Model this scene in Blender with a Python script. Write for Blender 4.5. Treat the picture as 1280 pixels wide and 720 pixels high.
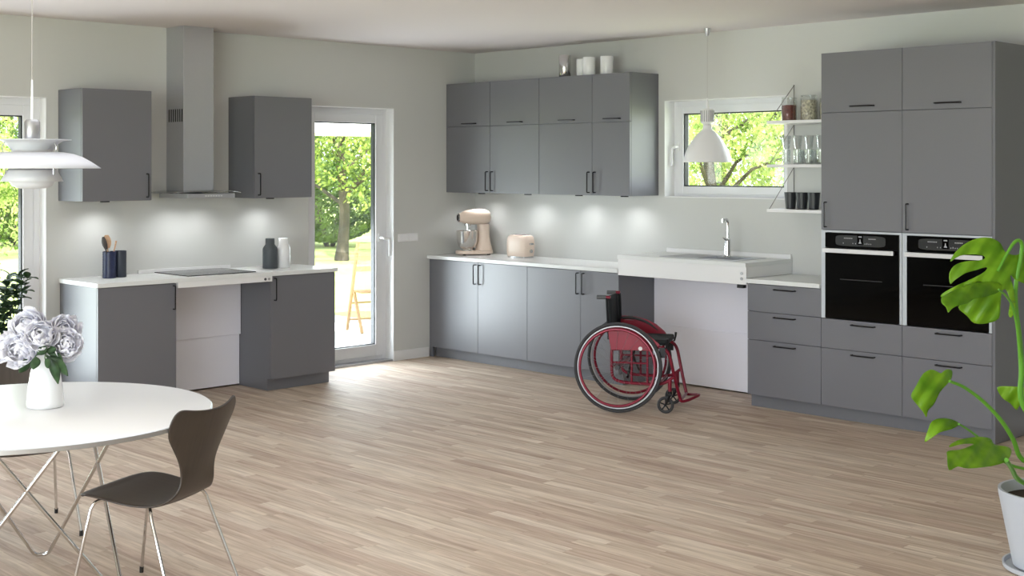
import bpy, bmesh, math, random
from mathutils import Vector, Matrix, Euler
from mathutils.geometry import delaunay_2d_cdt
R = math.radians
PI = math.pi
for o in list(bpy.data.objects):
    bpy.data.objects.remove(o)
SC = bpy.context.scene
COL = SC.collection

# ------------------------------------------------------------------ camera, light, exposure
CAMPOS = Vector((8.87, -8.2517, 1.6968))
YAW = R(44.557)
FPX = 1631.3
HORIZON = 208.87
cam = bpy.data.cameras.new('camera')
cam.sensor_width = 36
cam.lens = FPX / 1280 * 36
cam.shift_y = -(360 - HORIZON) / 1280
cam.clip_end = 300
camo = bpy.data.objects.new('camera', cam)
camo.location = CAMPOS
camo.rotation_euler = (R(90), 0, R(90) - YAW)
COL.objects.link(camo)
SC.camera = camo
SC.view_settings.view_transform = 'Standard'
SC.view_settings.look = 'None'
SC.view_settings.gamma = 1
SC.view_settings.use_curve_mapping = False
SC.view_settings.exposure = 0.05
SC.cycles.max_bounces = 10
SC.cycles.diffuse_bounces = 6
SC.cycles.transparent_max_bounces = 16
SC.cycles.sample_clamp_indirect = 4.0

SKY_STRENGTH = 4.2
world = bpy.data.worlds.new('sky')
world.use_nodes = True
bg = world.node_tree.nodes['Background']
bg.inputs[0].default_value = (0.80, 0.90, 1.0, 1)
bg.inputs[1].default_value = SKY_STRENGTH
SC.world = world


def light(name, kind, loc, rot, energy, color=(1, 1, 1), parent=None, **kw):
    l = bpy.data.lights.new(name, kind)
    l.energy = energy
    l.color = color
    for k, v in kw.items():
        setattr(l, k, v)
    o = bpy.data.objects.new(name, l)
    o.location = loc
    o.rotation_euler = rot
    COL.objects.link(o)
    if parent:
        o.parent = parent
    return o


# sun over the garden; daylight entering by the windows
sun = light('sun', 'SUN', (0, 0, 20), (0, 0, 0), 16.0, (1.0, 0.96, 0.88), angle=R(1.5))
sun.rotation_euler = Vector((-0.62, 0.35, -1.0)).to_track_quat('-Z', 'Y').to_euler()
# daylight in the big openings behind the camera
light('window_daylight_south', 'AREA', (6.6, -10.45, 1.35), (R(90), 0, 0), 210, (0.88, 0.94, 1.0),
      shape='RECTANGLE', size=5.4, size_y=2.2)
# added fill light, out of view, pointing down over the dining area
light('overhead_fill', 'AREA', (4.0, -5.1, 2.98), (0, 0, 0), 46, (0.95, 0.97, 1.0),
      shape='RECTANGLE', size=2.2, size_y=3.0)
# daylight in the two glazed doors and the window that the photo shows
light('door_daylight', 'AREA', (-0.33, -1.4, 0.62), (R(98), 0, R(-90)), 55, (0.86, 0.93, 1.0),
      shape='RECTANGLE', size=0.75, size_y=1.1)
light('terrace_door_daylight', 'AREA', (-0.33, -5.2, 0.75), (R(98), 0, R(-90)), 65, (0.86, 0.93, 1.0),
      shape='RECTANGLE', size=1.9, size_y=1.3)
light('window_daylight', 'AREA', (2.85, 0.33, 1.85), (R(-90), 0, 0), 6, (0.97, 0.985, 1.0),
      shape='RECTANGLE', size=0.95, size_y=0.6)


# ------------------------------------------------------------------ helpers
def lin(c):
    c = c / 255
    return c / 12.92 if c <= 0.04045 else ((c + 0.055) / 1.055) ** 2.4


def rgb(r, g, b):
    return (lin(r), lin(g), lin(b), 1)


def mat(name, color, rough=0.5, metal=0.0, **kw):
    m = bpy.data.materials.new(name)
    m.use_nodes = True
    b = m.node_tree.nodes['Principled BSDF']
    b.inputs['Base Color'].default_value = color
    b.inputs['Roughness'].default_value = rough
    b.inputs['Metallic'].default_value = metal
    for k, v in kw.items():
        b.inputs[k.replace('_', ' ')].default_value = v
    return m


def vary(m, scale, amount, bump=0.0, stretch=(1, 1, 1), detail=4):
    """multiply a soft noise into the base colour and optionally bump"""
    nt = m.node_tree
    b = nt.nodes['Principled BSDF']
    tc = nt.nodes.new('ShaderNodeTexCoord')
    mp = nt.nodes.new('ShaderNodeMapping')
    mp.inputs['Scale'].default_value = stretch
    n = nt.nodes.new('ShaderNodeTexNoise')
    n.inputs['Scale'].default_value = scale
    n.inputs['Detail'].default_value = detail
    nt.links.new(tc.outputs['Object'], mp.inputs[0])
    nt.links.new(mp.outputs[0], n.inputs['Vector'])
    c = b.inputs['Base Color'].default_value[:]
    r = nt.nodes.new('ShaderNodeValToRGB')
    r.color_ramp.elements[0].position = 0.3
    r.color_ramp.elements[1].position = 0.7
    r.color_ramp.elements[0].color = (c[0] * (1 - amount), c[1] * (1 - amount), c[2] * (1 - amount), 1)
    r.color_ramp.elements[1].color = (min(1, c[0] * (1 + amount)), min(1, c[1] * (1 + amount)), min(1, c[2] * (1 + amount)), 1)
    nt.links.new(n.outputs['Fac'], r.inputs[0])
    nt.links.new(r.outputs[0], b.inputs['Base Color'])
    if bump:
        bp = nt.nodes.new('ShaderNodeBump')
        bp.inputs['Strength'].default_value = bump
        bp.inputs['Distance'].default_value = 0.01
        nt.links.new(n.outputs['Fac'], bp.inputs['Height'])
        nt.links.new(bp.outputs[0], b.inputs['Normal'])
    return m


def glass_mat(name, tint=(1, 1, 1, 1), refl=0.06, rough=0.0):
    m = bpy.data.materials.new(name)
    m.use_nodes = True
    nt = m.node_tree
    nt.nodes.clear()
    out = nt.nodes.new('ShaderNodeOutputMaterial')
    mx = nt.nodes.new('ShaderNodeMixShader')
    tr = nt.nodes.new('ShaderNodeBsdfTransparent')
    gl = nt.nodes.new('ShaderNodeBsdfGlossy')
    lw = nt.nodes.new('ShaderNodeLayerWeight')
    mr = nt.nodes.new('ShaderNodeMapRange')
    tr.inputs[0].default_value = tint
    gl.inputs['Roughness'].default_value = rough
    lw.inputs[0].default_value = 0.35
    mr.inputs['To Min'].default_value = refl
    mr.inputs['To Max'].default_value = min(1, refl * 6 + 0.25)
    nt.links.new(lw.outputs['Facing'], mr.inputs['Value'])
    nt.links.new(mr.outputs[0], mx.inputs[0])
    nt.links.new(tr.outputs[0], mx.inputs[1])
    nt.links.new(gl.outputs[0], mx.inputs[2])
    nt.links.new(mx.outputs[0], out.inputs[0])
    return m


def leaf_mat(name, c1, c2, rough=0.4, trans=0.35, scale=3.0):
    m = bpy.data.materials.new(name)
    m.use_nodes = True
    nt = m.node_tree
    b = nt.nodes['Principled BSDF']
    b.inputs['Roughness'].default_value = rough
    out = nt.nodes['Material Output']
    tc = nt.nodes.new('ShaderNodeTexCoord')
    n = nt.nodes.new('ShaderNodeTexNoise')
    n.inputs['Scale'].default_value = scale
    r = nt.nodes.new('ShaderNodeValToRGB')
    r.color_ramp.elements[0].position = 0.35
    r.color_ramp.elements[1].position = 0.65
    r.color_ramp.elements[0].color = c1
    r.color_ramp.elements[1].color = c2
    nt.links.new(tc.outputs['Object'], n.inputs['Vector'])
    nt.links.new(n.outputs['Fac'], r.inputs[0])
    nt.links.new(r.outputs[0], b.inputs['Base Color'])
    t = nt.nodes.new('ShaderNodeBsdfTranslucent')
    nt.links.new(r.outputs[0], t.inputs[0])
    mx = nt.nodes.new('ShaderNodeMixShader')
    mx.inputs[0].default_value = trans
    nt.links.new(b.outputs[0], mx.inputs[1])
    nt.links.new(t.outputs[0], mx.inputs[2])
    nt.links.new(mx.outputs[0], out.inputs[0])
    return m


def smooth_path(pts, k=6):
    """Catmull-Rom through the points"""
    P = [Vector(p) for p in pts]
    out = []
    for i in range(len(P) - 1):
        a = P[i - 1] if i else P[0] * 2 - P[1]
        b, c = P[i], P[i + 1]
        d = P[i + 2] if i + 2 < len(P) else P[-1] * 2 - P[-2]
        for j in range(k):
            t = j / k
            out.append(0.5 * ((2 * b) + (c - a) * t + (2 * a - 5 * b + 4 * c - d) * t * t + (3 * b - a - 3 * c + d) * t ** 3))
    out.append(P[-1])
    return out


class MB:
    def __init__(s):
        s.v = []
        s.f = []

    def box(s, x0, x1, y0, y1, z0, z1):
        n = len(s.v)
        s.v += [(x, y, z) for z in (z0, z1) for y in (y0, y1) for x in (x0, x1)]
        s.f += [tuple(n + i for i in q) for q in ((0, 2, 3, 1), (4, 5, 7, 6), (0, 1, 5, 4), (2, 6, 7, 3), (0, 4, 6, 2), (1, 3, 7, 5))]
        return s

    def tube(s, pts, r, n=10, closed=False, cap=True):
        P = [Vector(p) for p in pts]
        m = len(P)
        rr = r if isinstance(r, (list, tuple)) else [r] * m
        base = len(s.v)
        up = None
        for i in range(m):
            if closed:
                t = (P[(i + 1) % m] - P[i - 1]).normalized()
            else:
                t = (P[min(i + 1, m - 1)] - P[max(i - 1, 0)]).normalized()
            if up is None:
                up = Vector((0, 0, 1)) if abs(t.z) < 0.9 else Vector((1, 0, 0))
            a = (up - t * up.dot(t))
            if a.length < 1e-6:
                a = t.orthogonal()
            a.normalize()
            up = a
            b = t.cross(a)
            for k in range(n):
                q = 2 * PI * k / n
                s.v.append(tuple(P[i] + (a * math.cos(q) + b * math.sin(q)) * rr[i]))
        segs = m if closed else m - 1
        for i in range(segs):
            j = (i + 1) % m
            for k in range(n):
                l = (k + 1) % n
                s.f.append((base + i * n + k, base + i * n + l, base + j * n + l, base + j * n + k))
        if cap and not closed:
            s.f.append(tuple(base + k for k in reversed(range(n))))
            s.f.append(tuple(base + (m - 1) * n + k for k in range(n)))
        return s

    def lathe(s, prof, c=(0, 0, 0), n=40, closed=False):
        """prof: list of (r, z); r==0 ends make a point"""
        base = len(s.v)
        rings = []
        for r, z in prof:
            if r < 1e-6:
                s.v.append((c[0], c[1], c[2] + z))
                rings.append([len(s.v) - 1])
            else:
                st = len(s.v)
                for k in range(n):
                    q = 2 * PI * k / n
                    s.v.append((c[0] + r * math.cos(q), c[1] + r * math.sin(q), c[2] + z))
                rings.append(list(range(st, st + n)))
        pairs = list(zip(rings, rings[1:]))
        if closed:
            pairs.append((rings[-1], rings[0]))
        for a, b in pairs:
            for k in range(n):
                l = (k + 1) % n
                if len(a) == 1 and len(b) == 1:
                    continue
                if len(a) == 1:
                    s.f.append((a[0], b[l], b[k]))
                elif len(b) == 1:
                    s.f.append((a[k], a[l], b[0]))
                else:
                    s.f.append((a[k], a[l], b[l], b[k]))
        return s

    def grid(s, rows):
        """rows: list of equal-length lists of points"""
        base = len(s.v)
        m = len(rows[0])
        for r in rows:
            s.v += [tuple(p) for p in r]
        for i in range(len(rows) - 1):
            for j in range(m - 1):
                a = base + i * m + j
                s.f.append((a, a + 1, a + m + 1, a + m))
        return s

    def prism(s, pts, axis, a, b):
        """extrude a 2D outline along axis (0,1,2) from a to b"""
        n = len(pts)
        base = len(s.v)
        for h in (a, b):
            for p in pts:
                q = list(p)
                q.insert(axis, h)
                s.v.append(tuple(q))
        s.f.append(tuple(base + i for i in range(n)))
        s.f.append(tuple(base + n + i for i in reversed(range(n))))
        for i in range(n):
            j = (i + 1) % n
            s.f.append((base + i, base + n + i, base + n + j, base + j))
        return s

    def xf(s, M):
        s.v = [tuple(M @ Vector(v)) for v in s.v]
        return s

    def build(s, name, m, parent=None, smooth=True, bevel=0.0, solid=0.0, sub=0, loc=None, rotz=0.0, angle=35):
        me = bpy.data.meshes.new(name)
        me.from_pydata(s.v, [], s.f)
        bm = bmesh.new()
        bm.from_mesh(me)
        bmesh.ops.recalc_face_normals(bm, faces=bm.faces)
        if smooth:
            for f in bm.faces:
                f.smooth = True
            for e in bm.edges:
                if len(e.link_faces) == 2 and e.calc_face_angle(0) > R(angle):
                    e.smooth = False
        bm.to_mesh(me)
        bm.free()
        me.materials.append(m)
        o = bpy.data.objects.new(name, me)
        COL.objects.link(o)
        if parent:
            o.parent = parent
        if loc is not None:
            o.location = loc
        o.rotation_euler = (0, 0, rotz)
        if solid:
            md = o.modifiers.new('solid', 'SOLIDIFY')
            md.thickness = solid
            md.offset = 0
        if sub:
            md = o.modifiers.new('sub', 'SUBSURF')
            md.levels = md.render_levels = sub
        if bevel:
            md = o.modifiers.new('bevel', 'BEVEL')
            md.width = bevel
            md.segments = 2
            md.limit_method = 'ANGLE'
            md.harden_normals = False
        return o


def B(*a):
    return MB().box(*a)


def tag(o, label=None, cat=None, group=None, kind=None):
    if label:
        o['label'] = label
    if cat:
        o['category'] = cat
    if group:
        o['group'] = group
    if kind:
        o['kind'] = kind
    return o


def thing(name, label, cat, loc=(0, 0, 0), rotz=0.0, group=None):
    o = bpy.data.objects.new(name, None)
    o.empty_display_size = 0.1
    o.location = loc
    o.rotation_euler = (0, 0, rotz)
    COL.objects.link(o)
    return tag(o, label, cat, group)


def struct(name, mb, m, parent=None, **kw):
    o = mb.build(name, m, parent, **kw)
    if not parent:
        o['kind'] = 'structure'
    return o


def children(o):
    return [c for c in bpy.data.objects if c.parent == o]


def copy_tree(o, parent=None):
    c = o.copy()
    COL.objects.link(c)
    if parent:
        c.parent = parent
    for ch in children(o):
        copy_tree(ch, c)
    return c


# ------------------------------------------------------------------ materials
M = {}
M['wall'] = vary(mat('wall_paint', rgb(204, 205, 202), 0.85), 1.2, 0.012)
M['ceiling'] = mat('ceiling_paint', rgb(224, 217, 216), 0.9)
M['white'] = mat('white_lacquer', rgb(232, 232, 232), 0.4)
M['pvc'] = mat('white_window_frame', rgb(228, 229, 232), 0.35)
M['gasket'] = mat('black_gasket', rgb(24, 25, 28), 0.6)
M['grey'] = mat('grey_cabinet_front', rgb(105, 105, 111), 0.42, Specular_IOR_Level=0.9)
M['grey_side'] = mat('grey_cabinet_side', rgb(101, 102, 108), 0.42, Specular_IOR_Level=0.9)
M['black'] = mat('black_metal', rgb(26, 26, 28), 0.35, 0.4)
M['chrome'] = mat('chrome', rgb(215, 215, 215), 0.12, 1.0)
M['spotwire'] = mat('grey_wire', rgb(128, 124, 120), 0.4, 0.4)
M['steel'] = vary(mat('brushed_steel', rgb(198, 199, 203), 0.34, 0.85), 40, 0.04, stretch=(1, 1, 30))
M['worktop'] = vary(mat('pale_worktop', rgb(226, 228, 227), 0.35), 60, 0.004)
M['panel'] = mat('white_panel', rgb(242, 241, 250), 0.35)
M['blackglass'] = mat('black_glass', (0.0004, 0.0004, 0.0005, 1), 0.08, Specular_IOR_Level=0.12)
M['blackplastic'] = mat('black_plastic', rgb(18, 18, 20), 0.45)
M['trimgrey'] = mat('light_grey_trim', rgb(196, 202, 208), 0.4)
M['mark'] = mat('pale_marking', rgb(170, 172, 175), 0.5)
M['beige'] = mat('cream_enamel', rgb(238, 218, 202), 0.34)
M['beige'].node_tree.nodes['Principled BSDF'].inputs['Coat Weight'].default_value = 0.1
M['pane'] = glass_mat('window_pane', (0.97, 0.985, 0.98, 1), 0.03)
M['glass'] = glass_mat('clear_glass', (0.94, 0.96, 0.96, 1), 0.10)
M['hoodglass'] = glass_mat('hood_glass', (0.72, 0.78, 0.78, 1), 0.12)
M['ceramic'] = mat('white_ceramic', rgb(236, 237, 238), 0.18)
M['lampgrey'] = mat('matt_white_lamp_metal', rgb(204, 205, 210), 0.45)
M['lampwhite'] = mat('white_lamp_enamel', rgb(236, 236, 238), 0.3)
M['tabletop'] = mat('white_laminate', rgb(240, 240, 240), 0.28)
M['tableedge'] = mat('aluminium_edge', rgb(190, 192, 195), 0.3, 0.8)
M['chairwood'] = vary(mat('dark_stained_veneer', rgb(62, 54, 48), 0.42), 6, 0.12, stretch=(1, 12, 1))
M['red'] = mat('dark_red_paint', rgb(122, 10, 40), 0.28, 0.3)
M['redcloth'] = mat('red_side_guard', rgb(146, 14, 46), 0.4)
M['rubber'] = mat('grey_rubber', rgb(62, 62, 64), 0.8)
M['blackcloth'] = mat('black_cloth', rgb(26, 30, 32), 0.85)
M['alu'] = mat('silver_rim', rgb(176, 176, 178), 0.38, 0.8)
M['grip'] = mat('grey_foam_grip', rgb(92, 94, 96), 0.8)
M['navy'] = vary(mat('navy_glaze', rgb(32, 40, 72), 0.35), 60, 0.25)
M['slate'] = mat('slate_glaze', rgb(70, 76, 80), 0.45)
M['potdark'] = mat('charcoal_pot', rgb(38, 39, 44), 0.6)
M['potwhite'] = mat('pale_pot', rgb(186, 190, 197), 0.45)
M['wood'] = vary(mat('light_wood', rgb(206, 168, 134), 0.5), 12, 0.12, stretch=(1, 1, 6))
M['wooddark'] = mat('dark_spoon_wood', rgb(54, 46, 42), 0.5)
M['woodout'] = mat('garden_wood', rgb(178, 140, 96), 0.6)
M['soil'] = vary(mat('soil', rgb(52, 40, 30), 0.95), 30, 0.4)
M['beans'] = vary(mat('brown_beans', rgb(112, 46, 34), 0.6), 90, 0.4, 0.5)
M['grain'] = vary(mat('pale_seeds', rgb(200, 192, 168), 0.7), 70, 0.55, 0.5)
M['petal'] = leaf_mat('white_petal', rgb(236, 236, 244), rgb(246, 245, 250), 0.6, 0.3)
M['monstera'] = leaf_mat('monstera_leaf', rgb(100, 154, 20), rgb(150, 198, 46), 0.35, 0.42, 9)
M['monstem'] = mat('monstera_stem', rgb(96, 160, 44), 0.4)
M['darkleaf'] = leaf_mat('dark_leaf', rgb(34, 58, 32), rgb(62, 92, 54), 0.4, 0.2, 20)
M['greenstem'] = mat('green_stem', rgb(70, 104, 50), 0.5)
M['bark'] = vary(mat('tree_bark', rgb(74, 66, 56), 0.9), 7, 0.5, 0.6, stretch=(1, 1, 0.3))
M['treeleaf'] = leaf_mat('tree_leaf', rgb(58, 88, 22), rgb(176, 192, 96), 0.55, 0.45, 2.2)
M['treeleaf3'] = leaf_mat('tree_leaf_pale', rgb(100, 132, 40), rgb(226, 232, 158), 0.55, 0.45, 3.5)
M['treeleaf2'] = leaf_mat('tree_leaf_dark', rgb(44, 74, 26), rgb(140, 166, 78), 0.55, 0.45, 2.2)
def opal():  # panel material of the added roof opening above the fill light
    m = bpy.data.materials.new('opal_fill_panel')
    m.use_nodes = True
    nt = m.node_tree
    nt.nodes.clear()
    out = nt.nodes.new('ShaderNodeOutputMaterial')
    t = nt.nodes.new('ShaderNodeBsdfTranslucent')
    t.inputs[0].default_value = (0.12, 0.12, 0.12, 1)
    nt.links.new(t.outputs[0], out.inputs[0])
    return m


M['opal'] = opal()
M['terrace'] = vary(mat('terrace_concrete', rgb(214, 212, 205), 0.8), 3, 0.04)
M['parasol'] = mat('parasol_cloth', rgb(244, 242, 234), 0.8)


def emission(name, col, st):
    m = bpy.data.materials.new(name)
    m.use_nodes = True
    b = m.node_tree.nodes['Principled BSDF']
    b.inputs['Base Color'].default_value = (0, 0, 0, 1)
    b.inputs['Emission Color'].default_value = col
    b.inputs['Emission Strength'].default_value = st
    return m


M['led'] = emission('led_disc', (1, 0.97, 0.92, 1), 4)


def make_lawn():
    m = mat('lawn_grass', rgb(168, 180, 104), 0.9)
    return vary(m, 0.8, 0.22, 0.0)


M['lawn'] = make_lawn()


def make_floor():
    m = bpy.data.materials.new('oak_strip_floor')
    m.use_nodes = True
    nt = m.node_tree
    L = nt.links.new
    b = nt.nodes['Principled BSDF']

    def node(t, **kw):
        n = nt.nodes.new('ShaderNode' + t)
        for k, v in kw.items():
            setattr(n, k, v)
        return n

    def math_(op, a, bb=None, c=None):
        n = node('Math', operation=op)
        for i, x in enumerate((a, bb, c)):
            if x is None:
                continue
            if isinstance(x, (int, float)):
                n.inputs[i].default_value = x
            else:
                L(x, n.inputs[i])
        return n.outputs[0]

    tc = node('TexCoord')
    sp = node('SeparateXYZ')
    L(tc.outputs['Object'], sp.inputs[0])
    W, LEN = 0.07, 0.75
    v = math_('DIVIDE', sp.outputs['Y'], W)
    row = math_('FLOOR', v)
    wn = node('TexWhiteNoise', noise_dimensions='1D')
    L(row, wn.inputs['W'])
    u = math_('ADD', math_('DIVIDE', sp.outputs['X'], LEN), math_('MULTIPLY', wn.outputs['Value'], 7.0))
    cell = math_('FLOOR', u)
    cx = node('CombineXYZ')
    L(row, cx.inputs[0])
    L(cell, cx.inputs[1])
    w2 = node('TexWhiteNoise', noise_dimensions='3D')
    L(cx.outputs[0], w2.inputs['Vector'])
    # plank tone
    ramp = node('ValToRGB')
    cr = ramp.color_ramp
    cr.elements[0].position = 0.0
    cr.elements[0].color = rgb(196, 174, 157)
    cr.elements[1].position = 1.0
    cr.elements[1].color = rgb(219, 204, 187)
    e = cr.elements.new(0.3)
    e.color = rgb(205, 186, 168)
    e = cr.elements.new(0.65)
    e.color = rgb(211, 194, 175)
    L(w2.outputs['Value'], ramp.inputs[0])
    # grain: stretched noise, shifted per plank
    mp = node('Mapping')
    mp.inputs['Scale'].default_value = (2.2, 34, 1)
    off = node('VectorMath', operation='SCALE')
    L(w2.outputs['Color'], off.inputs[0])
    off.inputs['Scale'].default_value = 40
    ad = node('VectorMath', operation='ADD')
    L(tc.outputs['Object'], ad.inputs[0])
    L(off.outputs[0], ad.inputs[1])
    L(ad.outputs[0], mp.inputs[0])
    n1 = node('TexNoise')
    n1.inputs['Scale'].default_value = 1.3
    n1.inputs['Detail'].default_value = 6
    n1.inputs['Roughness'].default_value = 0.6
    n1.inputs['Distortion'].default_value = 0.6
    L(mp.outputs[0], n1.inputs['Vector'])
    gr = node('ValToRGB')
    gr.color_ramp.elements[0].position = 0.30
    gr.color_ramp.elements[0].color = (0.60, 0.56, 0.53, 1)
    gr.color_ramp.elements[1].position = 0.66
    gr.color_ramp.elements[1].color = (1.06, 1.06, 1.06, 1)
    L(n1.outputs['Fac'], gr.inputs[0])
    mx = node('Mix', data_type='RGBA', blend_type='MULTIPLY')
    mx.inputs['Factor'].default_value = 0.8
    L(ramp.outputs[0], mx.inputs['A'])
    L(gr.outputs[0], mx.inputs['B'])
    # broad sapwood bands
    mp2 = node('Mapping')
    mp2.inputs['Scale'].default_value = (0.55, 9, 1)
    L(ad.outputs[0], mp2.inputs[0])
    n2 = node('TexNoise')
    n2.inputs['Scale'].default_value = 1.6
    n2.inputs['Detail'].default_value = 3
    L(mp2.outputs[0], n2.inputs['Vector'])
    g2 = node('ValToRGB')
    g2.color_ramp.elements[0].position = 0.3
    g2.color_ramp.elements[0].color = (0.74, 0.70, 0.68, 1)
    g2.color_ramp.elements[1].position = 0.6
    g2.color_ramp.elements[1].color = (1, 1, 1, 1)
    L(n2.outputs['Fac'], g2.inputs[0])
    mx2 = node('Mix', data_type='RGBA', blend_type='MULTIPLY')
    mx2.inputs['Factor'].default_value = 0.9
    L(mx.outputs['Result'], mx2.inputs['A'])
    L(g2.outputs[0], mx2.inputs['B'])
    # seams
    fv = math_('FRACT', v)
    fu = math_('FRACT', u)
    s1 = math_('LESS_THAN', math_('MINIMUM', fv, math_('SUBTRACT', 1.0, fv)), 0.018)
    s2 = math_('LESS_THAN', math_('MINIMUM', fu, math_('SUBTRACT', 1.0, fu)), 0.0022)
    sm = math_('MULTIPLY', math_('MAXIMUM', s1, s2), 0.2)
    mx3 = node('Mix', data_type='RGBA', blend_type='MULTIPLY')
    L(sm, mx3.inputs['Factor'])
    L(mx2.outputs['Result'], mx3.inputs['A'])
    mx3.inputs['B'].default_value = (0.45, 0.38, 0.33, 1)
    L(mx3.outputs['Result'], b.inputs['Base Color'])
    b.inputs['Roughness'].default_value = 0.68
    b.inputs['Specular IOR Level'].default_value = 0.4
    return m


M['floor'] = make_floor()

# ------------------------------------------------------------------ room shell
XR, YB, ZC, T = 10.5, -10.5, 2.75, 0.32
struct('floor', B(-0.32, XR, YB, 0.32, -0.1, 0), M['floor'], smooth=False)
# roof opening invented for the fill light over the dining area, unseen
w = MB()
w.box(-T, 2.9, YB - T, T, ZC, ZC + 0.25)
w.box(5.1, XR + T, YB - T, T, ZC, ZC + 0.25)
w.box(2.9, 5.1, YB - T, -6.6, ZC, ZC + 0.25)
w.box(2.9, 5.1, -3.6, T, ZC, ZC + 0.25)
struct('ceiling', w, M['ceiling'], smooth=False)
struct('added_roof_panel', B(2.9, 5.1, -6.6, -3.6, ZC + 0.244, ZC + 0.25), M['opal'], smooth=False)  # unseen panel closing the invented roof opening
# left wall x<0 with two door openings
D1 = (-0.97, -1.88)       # glazed door by the kitchen
D2 = (-4.13, -6.3)        # terrace door behind the table
w = MB()
w.box(-T, 0, D1[0], T, 0, ZC)
w.box(-T, 0, D1[1], D1[0], 2.21, ZC)
w.box(-T, 0, D2[0], D1[1], 0, ZC)
w.box(-T, 0, D2[1], D2[0], 2.19, ZC)
w.box(-T, 0, YB, D2[1], 0, ZC)
struct('wall_left', w, M['wall'], smooth=False)
# right wall y=0 with a window
WX0, WX1, WZ0, WZ1 = 2.24, 3.405, 1.455, 2.232
w = MB()
w.box(0, WX0, 0, T, 0, ZC)
w.box(WX0, WX1, 0, T, 0, WZ0)
w.box(WX0, WX1, 0, T, WZ1, ZC)
w.box(WX1, XR + T, 0, T, 0, ZC)
struct('wall_right', w, M['wall'], smooth=False)
# walls behind the camera, one with a wide opening
w = MB()
w.box(-T, 3.7, YB - T, YB, 0, ZC)
w.box(3.7, 9.5, YB - T, YB, 0, 0.2)
w.box(3.7, 9.5, YB - T, YB, 2.5, ZC)
w.box(9.5, XR + T, YB - T, YB, 0, ZC)
struct('wall_back', w, M['wall'], smooth=False)
w = MB()
w.box(XR, XR + T, YB, 0, 0, ZC)
struct('wall_east', w, M['wall'], smooth=False)
w = MB()
w.box(0, 0.014, -0.575, D1[0], 0, 0.085)
w.box(-0.098, 0.014, D1[0] - 0.012, D1[0], 0, 0.085)
struct('baseboard_left', w, M['white'], smooth=False)
struct('baseboard_terrace', B(0, 0.014, D2[0], -4.045, 0, 0.085), M['white'], smooth=False)
struct('baseboard_right', B(5.28, XR, -0.014, 0, 0, 0.085), M['white'], smooth=False)


def frame_ring(a0, a1, z0, z1, wd, d0, d1, axis='y', wb=None):
    """rectangular frame; a = along the wall, d = depth; axis names the direction the wall runs in"""
    wb = wb or wd
    m = MB()
    for (p0, p1, q0, q1) in ((a0, a0 + wd, z0, z1), (a1 - wd, a1, z0, z1), (a0 + wd, a1 - wd, z1 - wd, z1), (a0 + wd, a1 - wd, z0, z0 + wb)):
        if axis == 'y':
            m.box(d0, d1, p0, p1, q0, q1)
        else:
            m.box(p0, p1, d0, d1, q0, q1)
    return m


def lever(parent, p, axis, up=False):
    """white lever handle: rose, neck, hanging grip"""
    x, y, z = p
    m = MB()
    if axis == 'y':       # wall plane x = const, faces +x
        m.box(x, x + 0.012, y - 0.014, y + 0.014, z - 0.035, z + 0.035)
        m.tube(smooth_path([(x + 0.01, y, z), (x + 0.05, y, z), (x + 0.055, y + 0.012, z - 0.006), (x + 0.055, y + 0.05, z - 0.008), (x + 0.055, y + 0.066, z - 0.03), (x + 0.055, y + 0.066, z - 0.16)], 5), 0.011, 10)
    else:
        m.box(x - 0.014, x + 0.014, y - 0.012, y, z - 0.035, z + 0.035)
        m.tube(smooth_path([(x, y - 0.01, z), (x, y - 0.045, z), (x - 0.006, y - 0.052, z - 0.004), (x - 0.03, y - 0.052, z - 0.03), (x - 0.03, y - 0.052, z - 0.15)], 5), 0.010, 10)
    return m.build('door_handle', M['ceramic'], parent)


def glazed(name, a0, a1, z0, z1, depth, axis, sign, fr=0.055, sash=0.075, bottom=0.1, mull=None):
    """outer frame + sash + gasket + pane; returns the root"""
    d0, d1 = depth
    root = frame_ring(a0, a1, z0, z1, fr, d0, d1, axis).build(name, M['pvc'], smooth=False, bevel=0.003)
    root['kind'] = 'structure'
    e = 0.012 * sign
    spans = [(a0 + fr, a1 - fr)] if mull is None else [(a0 + fr, mull), (mull, a1 - fr)]
    for b0, b1 in spans:
        s0, s1 = min(d0, d1) + 0.01, max(d0, d1) + abs(e)
        if sign < 0:
            s0, s1 = min(d0, d1) - abs(e), max(d0, d1) - 0.01
        frame_ring(b0, b1, z0 + fr * 0.6, z1 - fr, sash, s0, s1, axis, bottom).build('window_sash', M['pvc'], root, smooth=False, bevel=0.004)
        frame_ring(b0 + sash - 0.002, b1 - sash + 0.002, z0 + fr * 0.6 + bottom - 0.002, z1 - fr - sash + 0.002, 0.011, s0 + 0.012, s1 - 0.014, axis).build('gasket', M['gasket'], root, smooth=False)
        c = (s0 + s1) / 2
        pz0, pz1 = z0 + fr * 0.6 + bottom, z1 - fr - sash
        if axis == 'y':
            B(c - 0.002, c + 0.002, b0 + sash, b1 - sash, pz0, pz1).build('glass_pane', M['pane'], root, smooth=False)
        else:
            B(b0 + sash, b1 - sash, c - 0.002, c + 0.002, pz0, pz1).build('glass_pane', M['pane'], root, smooth=False)
    return root


d = glazed('door_1', D1[1], D1[0], 0.015, 2.21, (-0.17, -0.1), 'y', +1)
lever(d, (-0.088, -1.06, 1.08), 'y')
d2 = glazed('door_2', D2[1], D2[0], 0.015, 2.19, (-0.17, -0.1), 'y', +1, mull=-5.2)
wn = glazed('window_1', WX0, WX1, WZ0, WZ1, (0.12, 0.19), 'x', -1, fr=0.045, sash=0.06, bottom=0.06)
lever(wn, (2.30, 0.108, 1.86), 'x')
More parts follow.
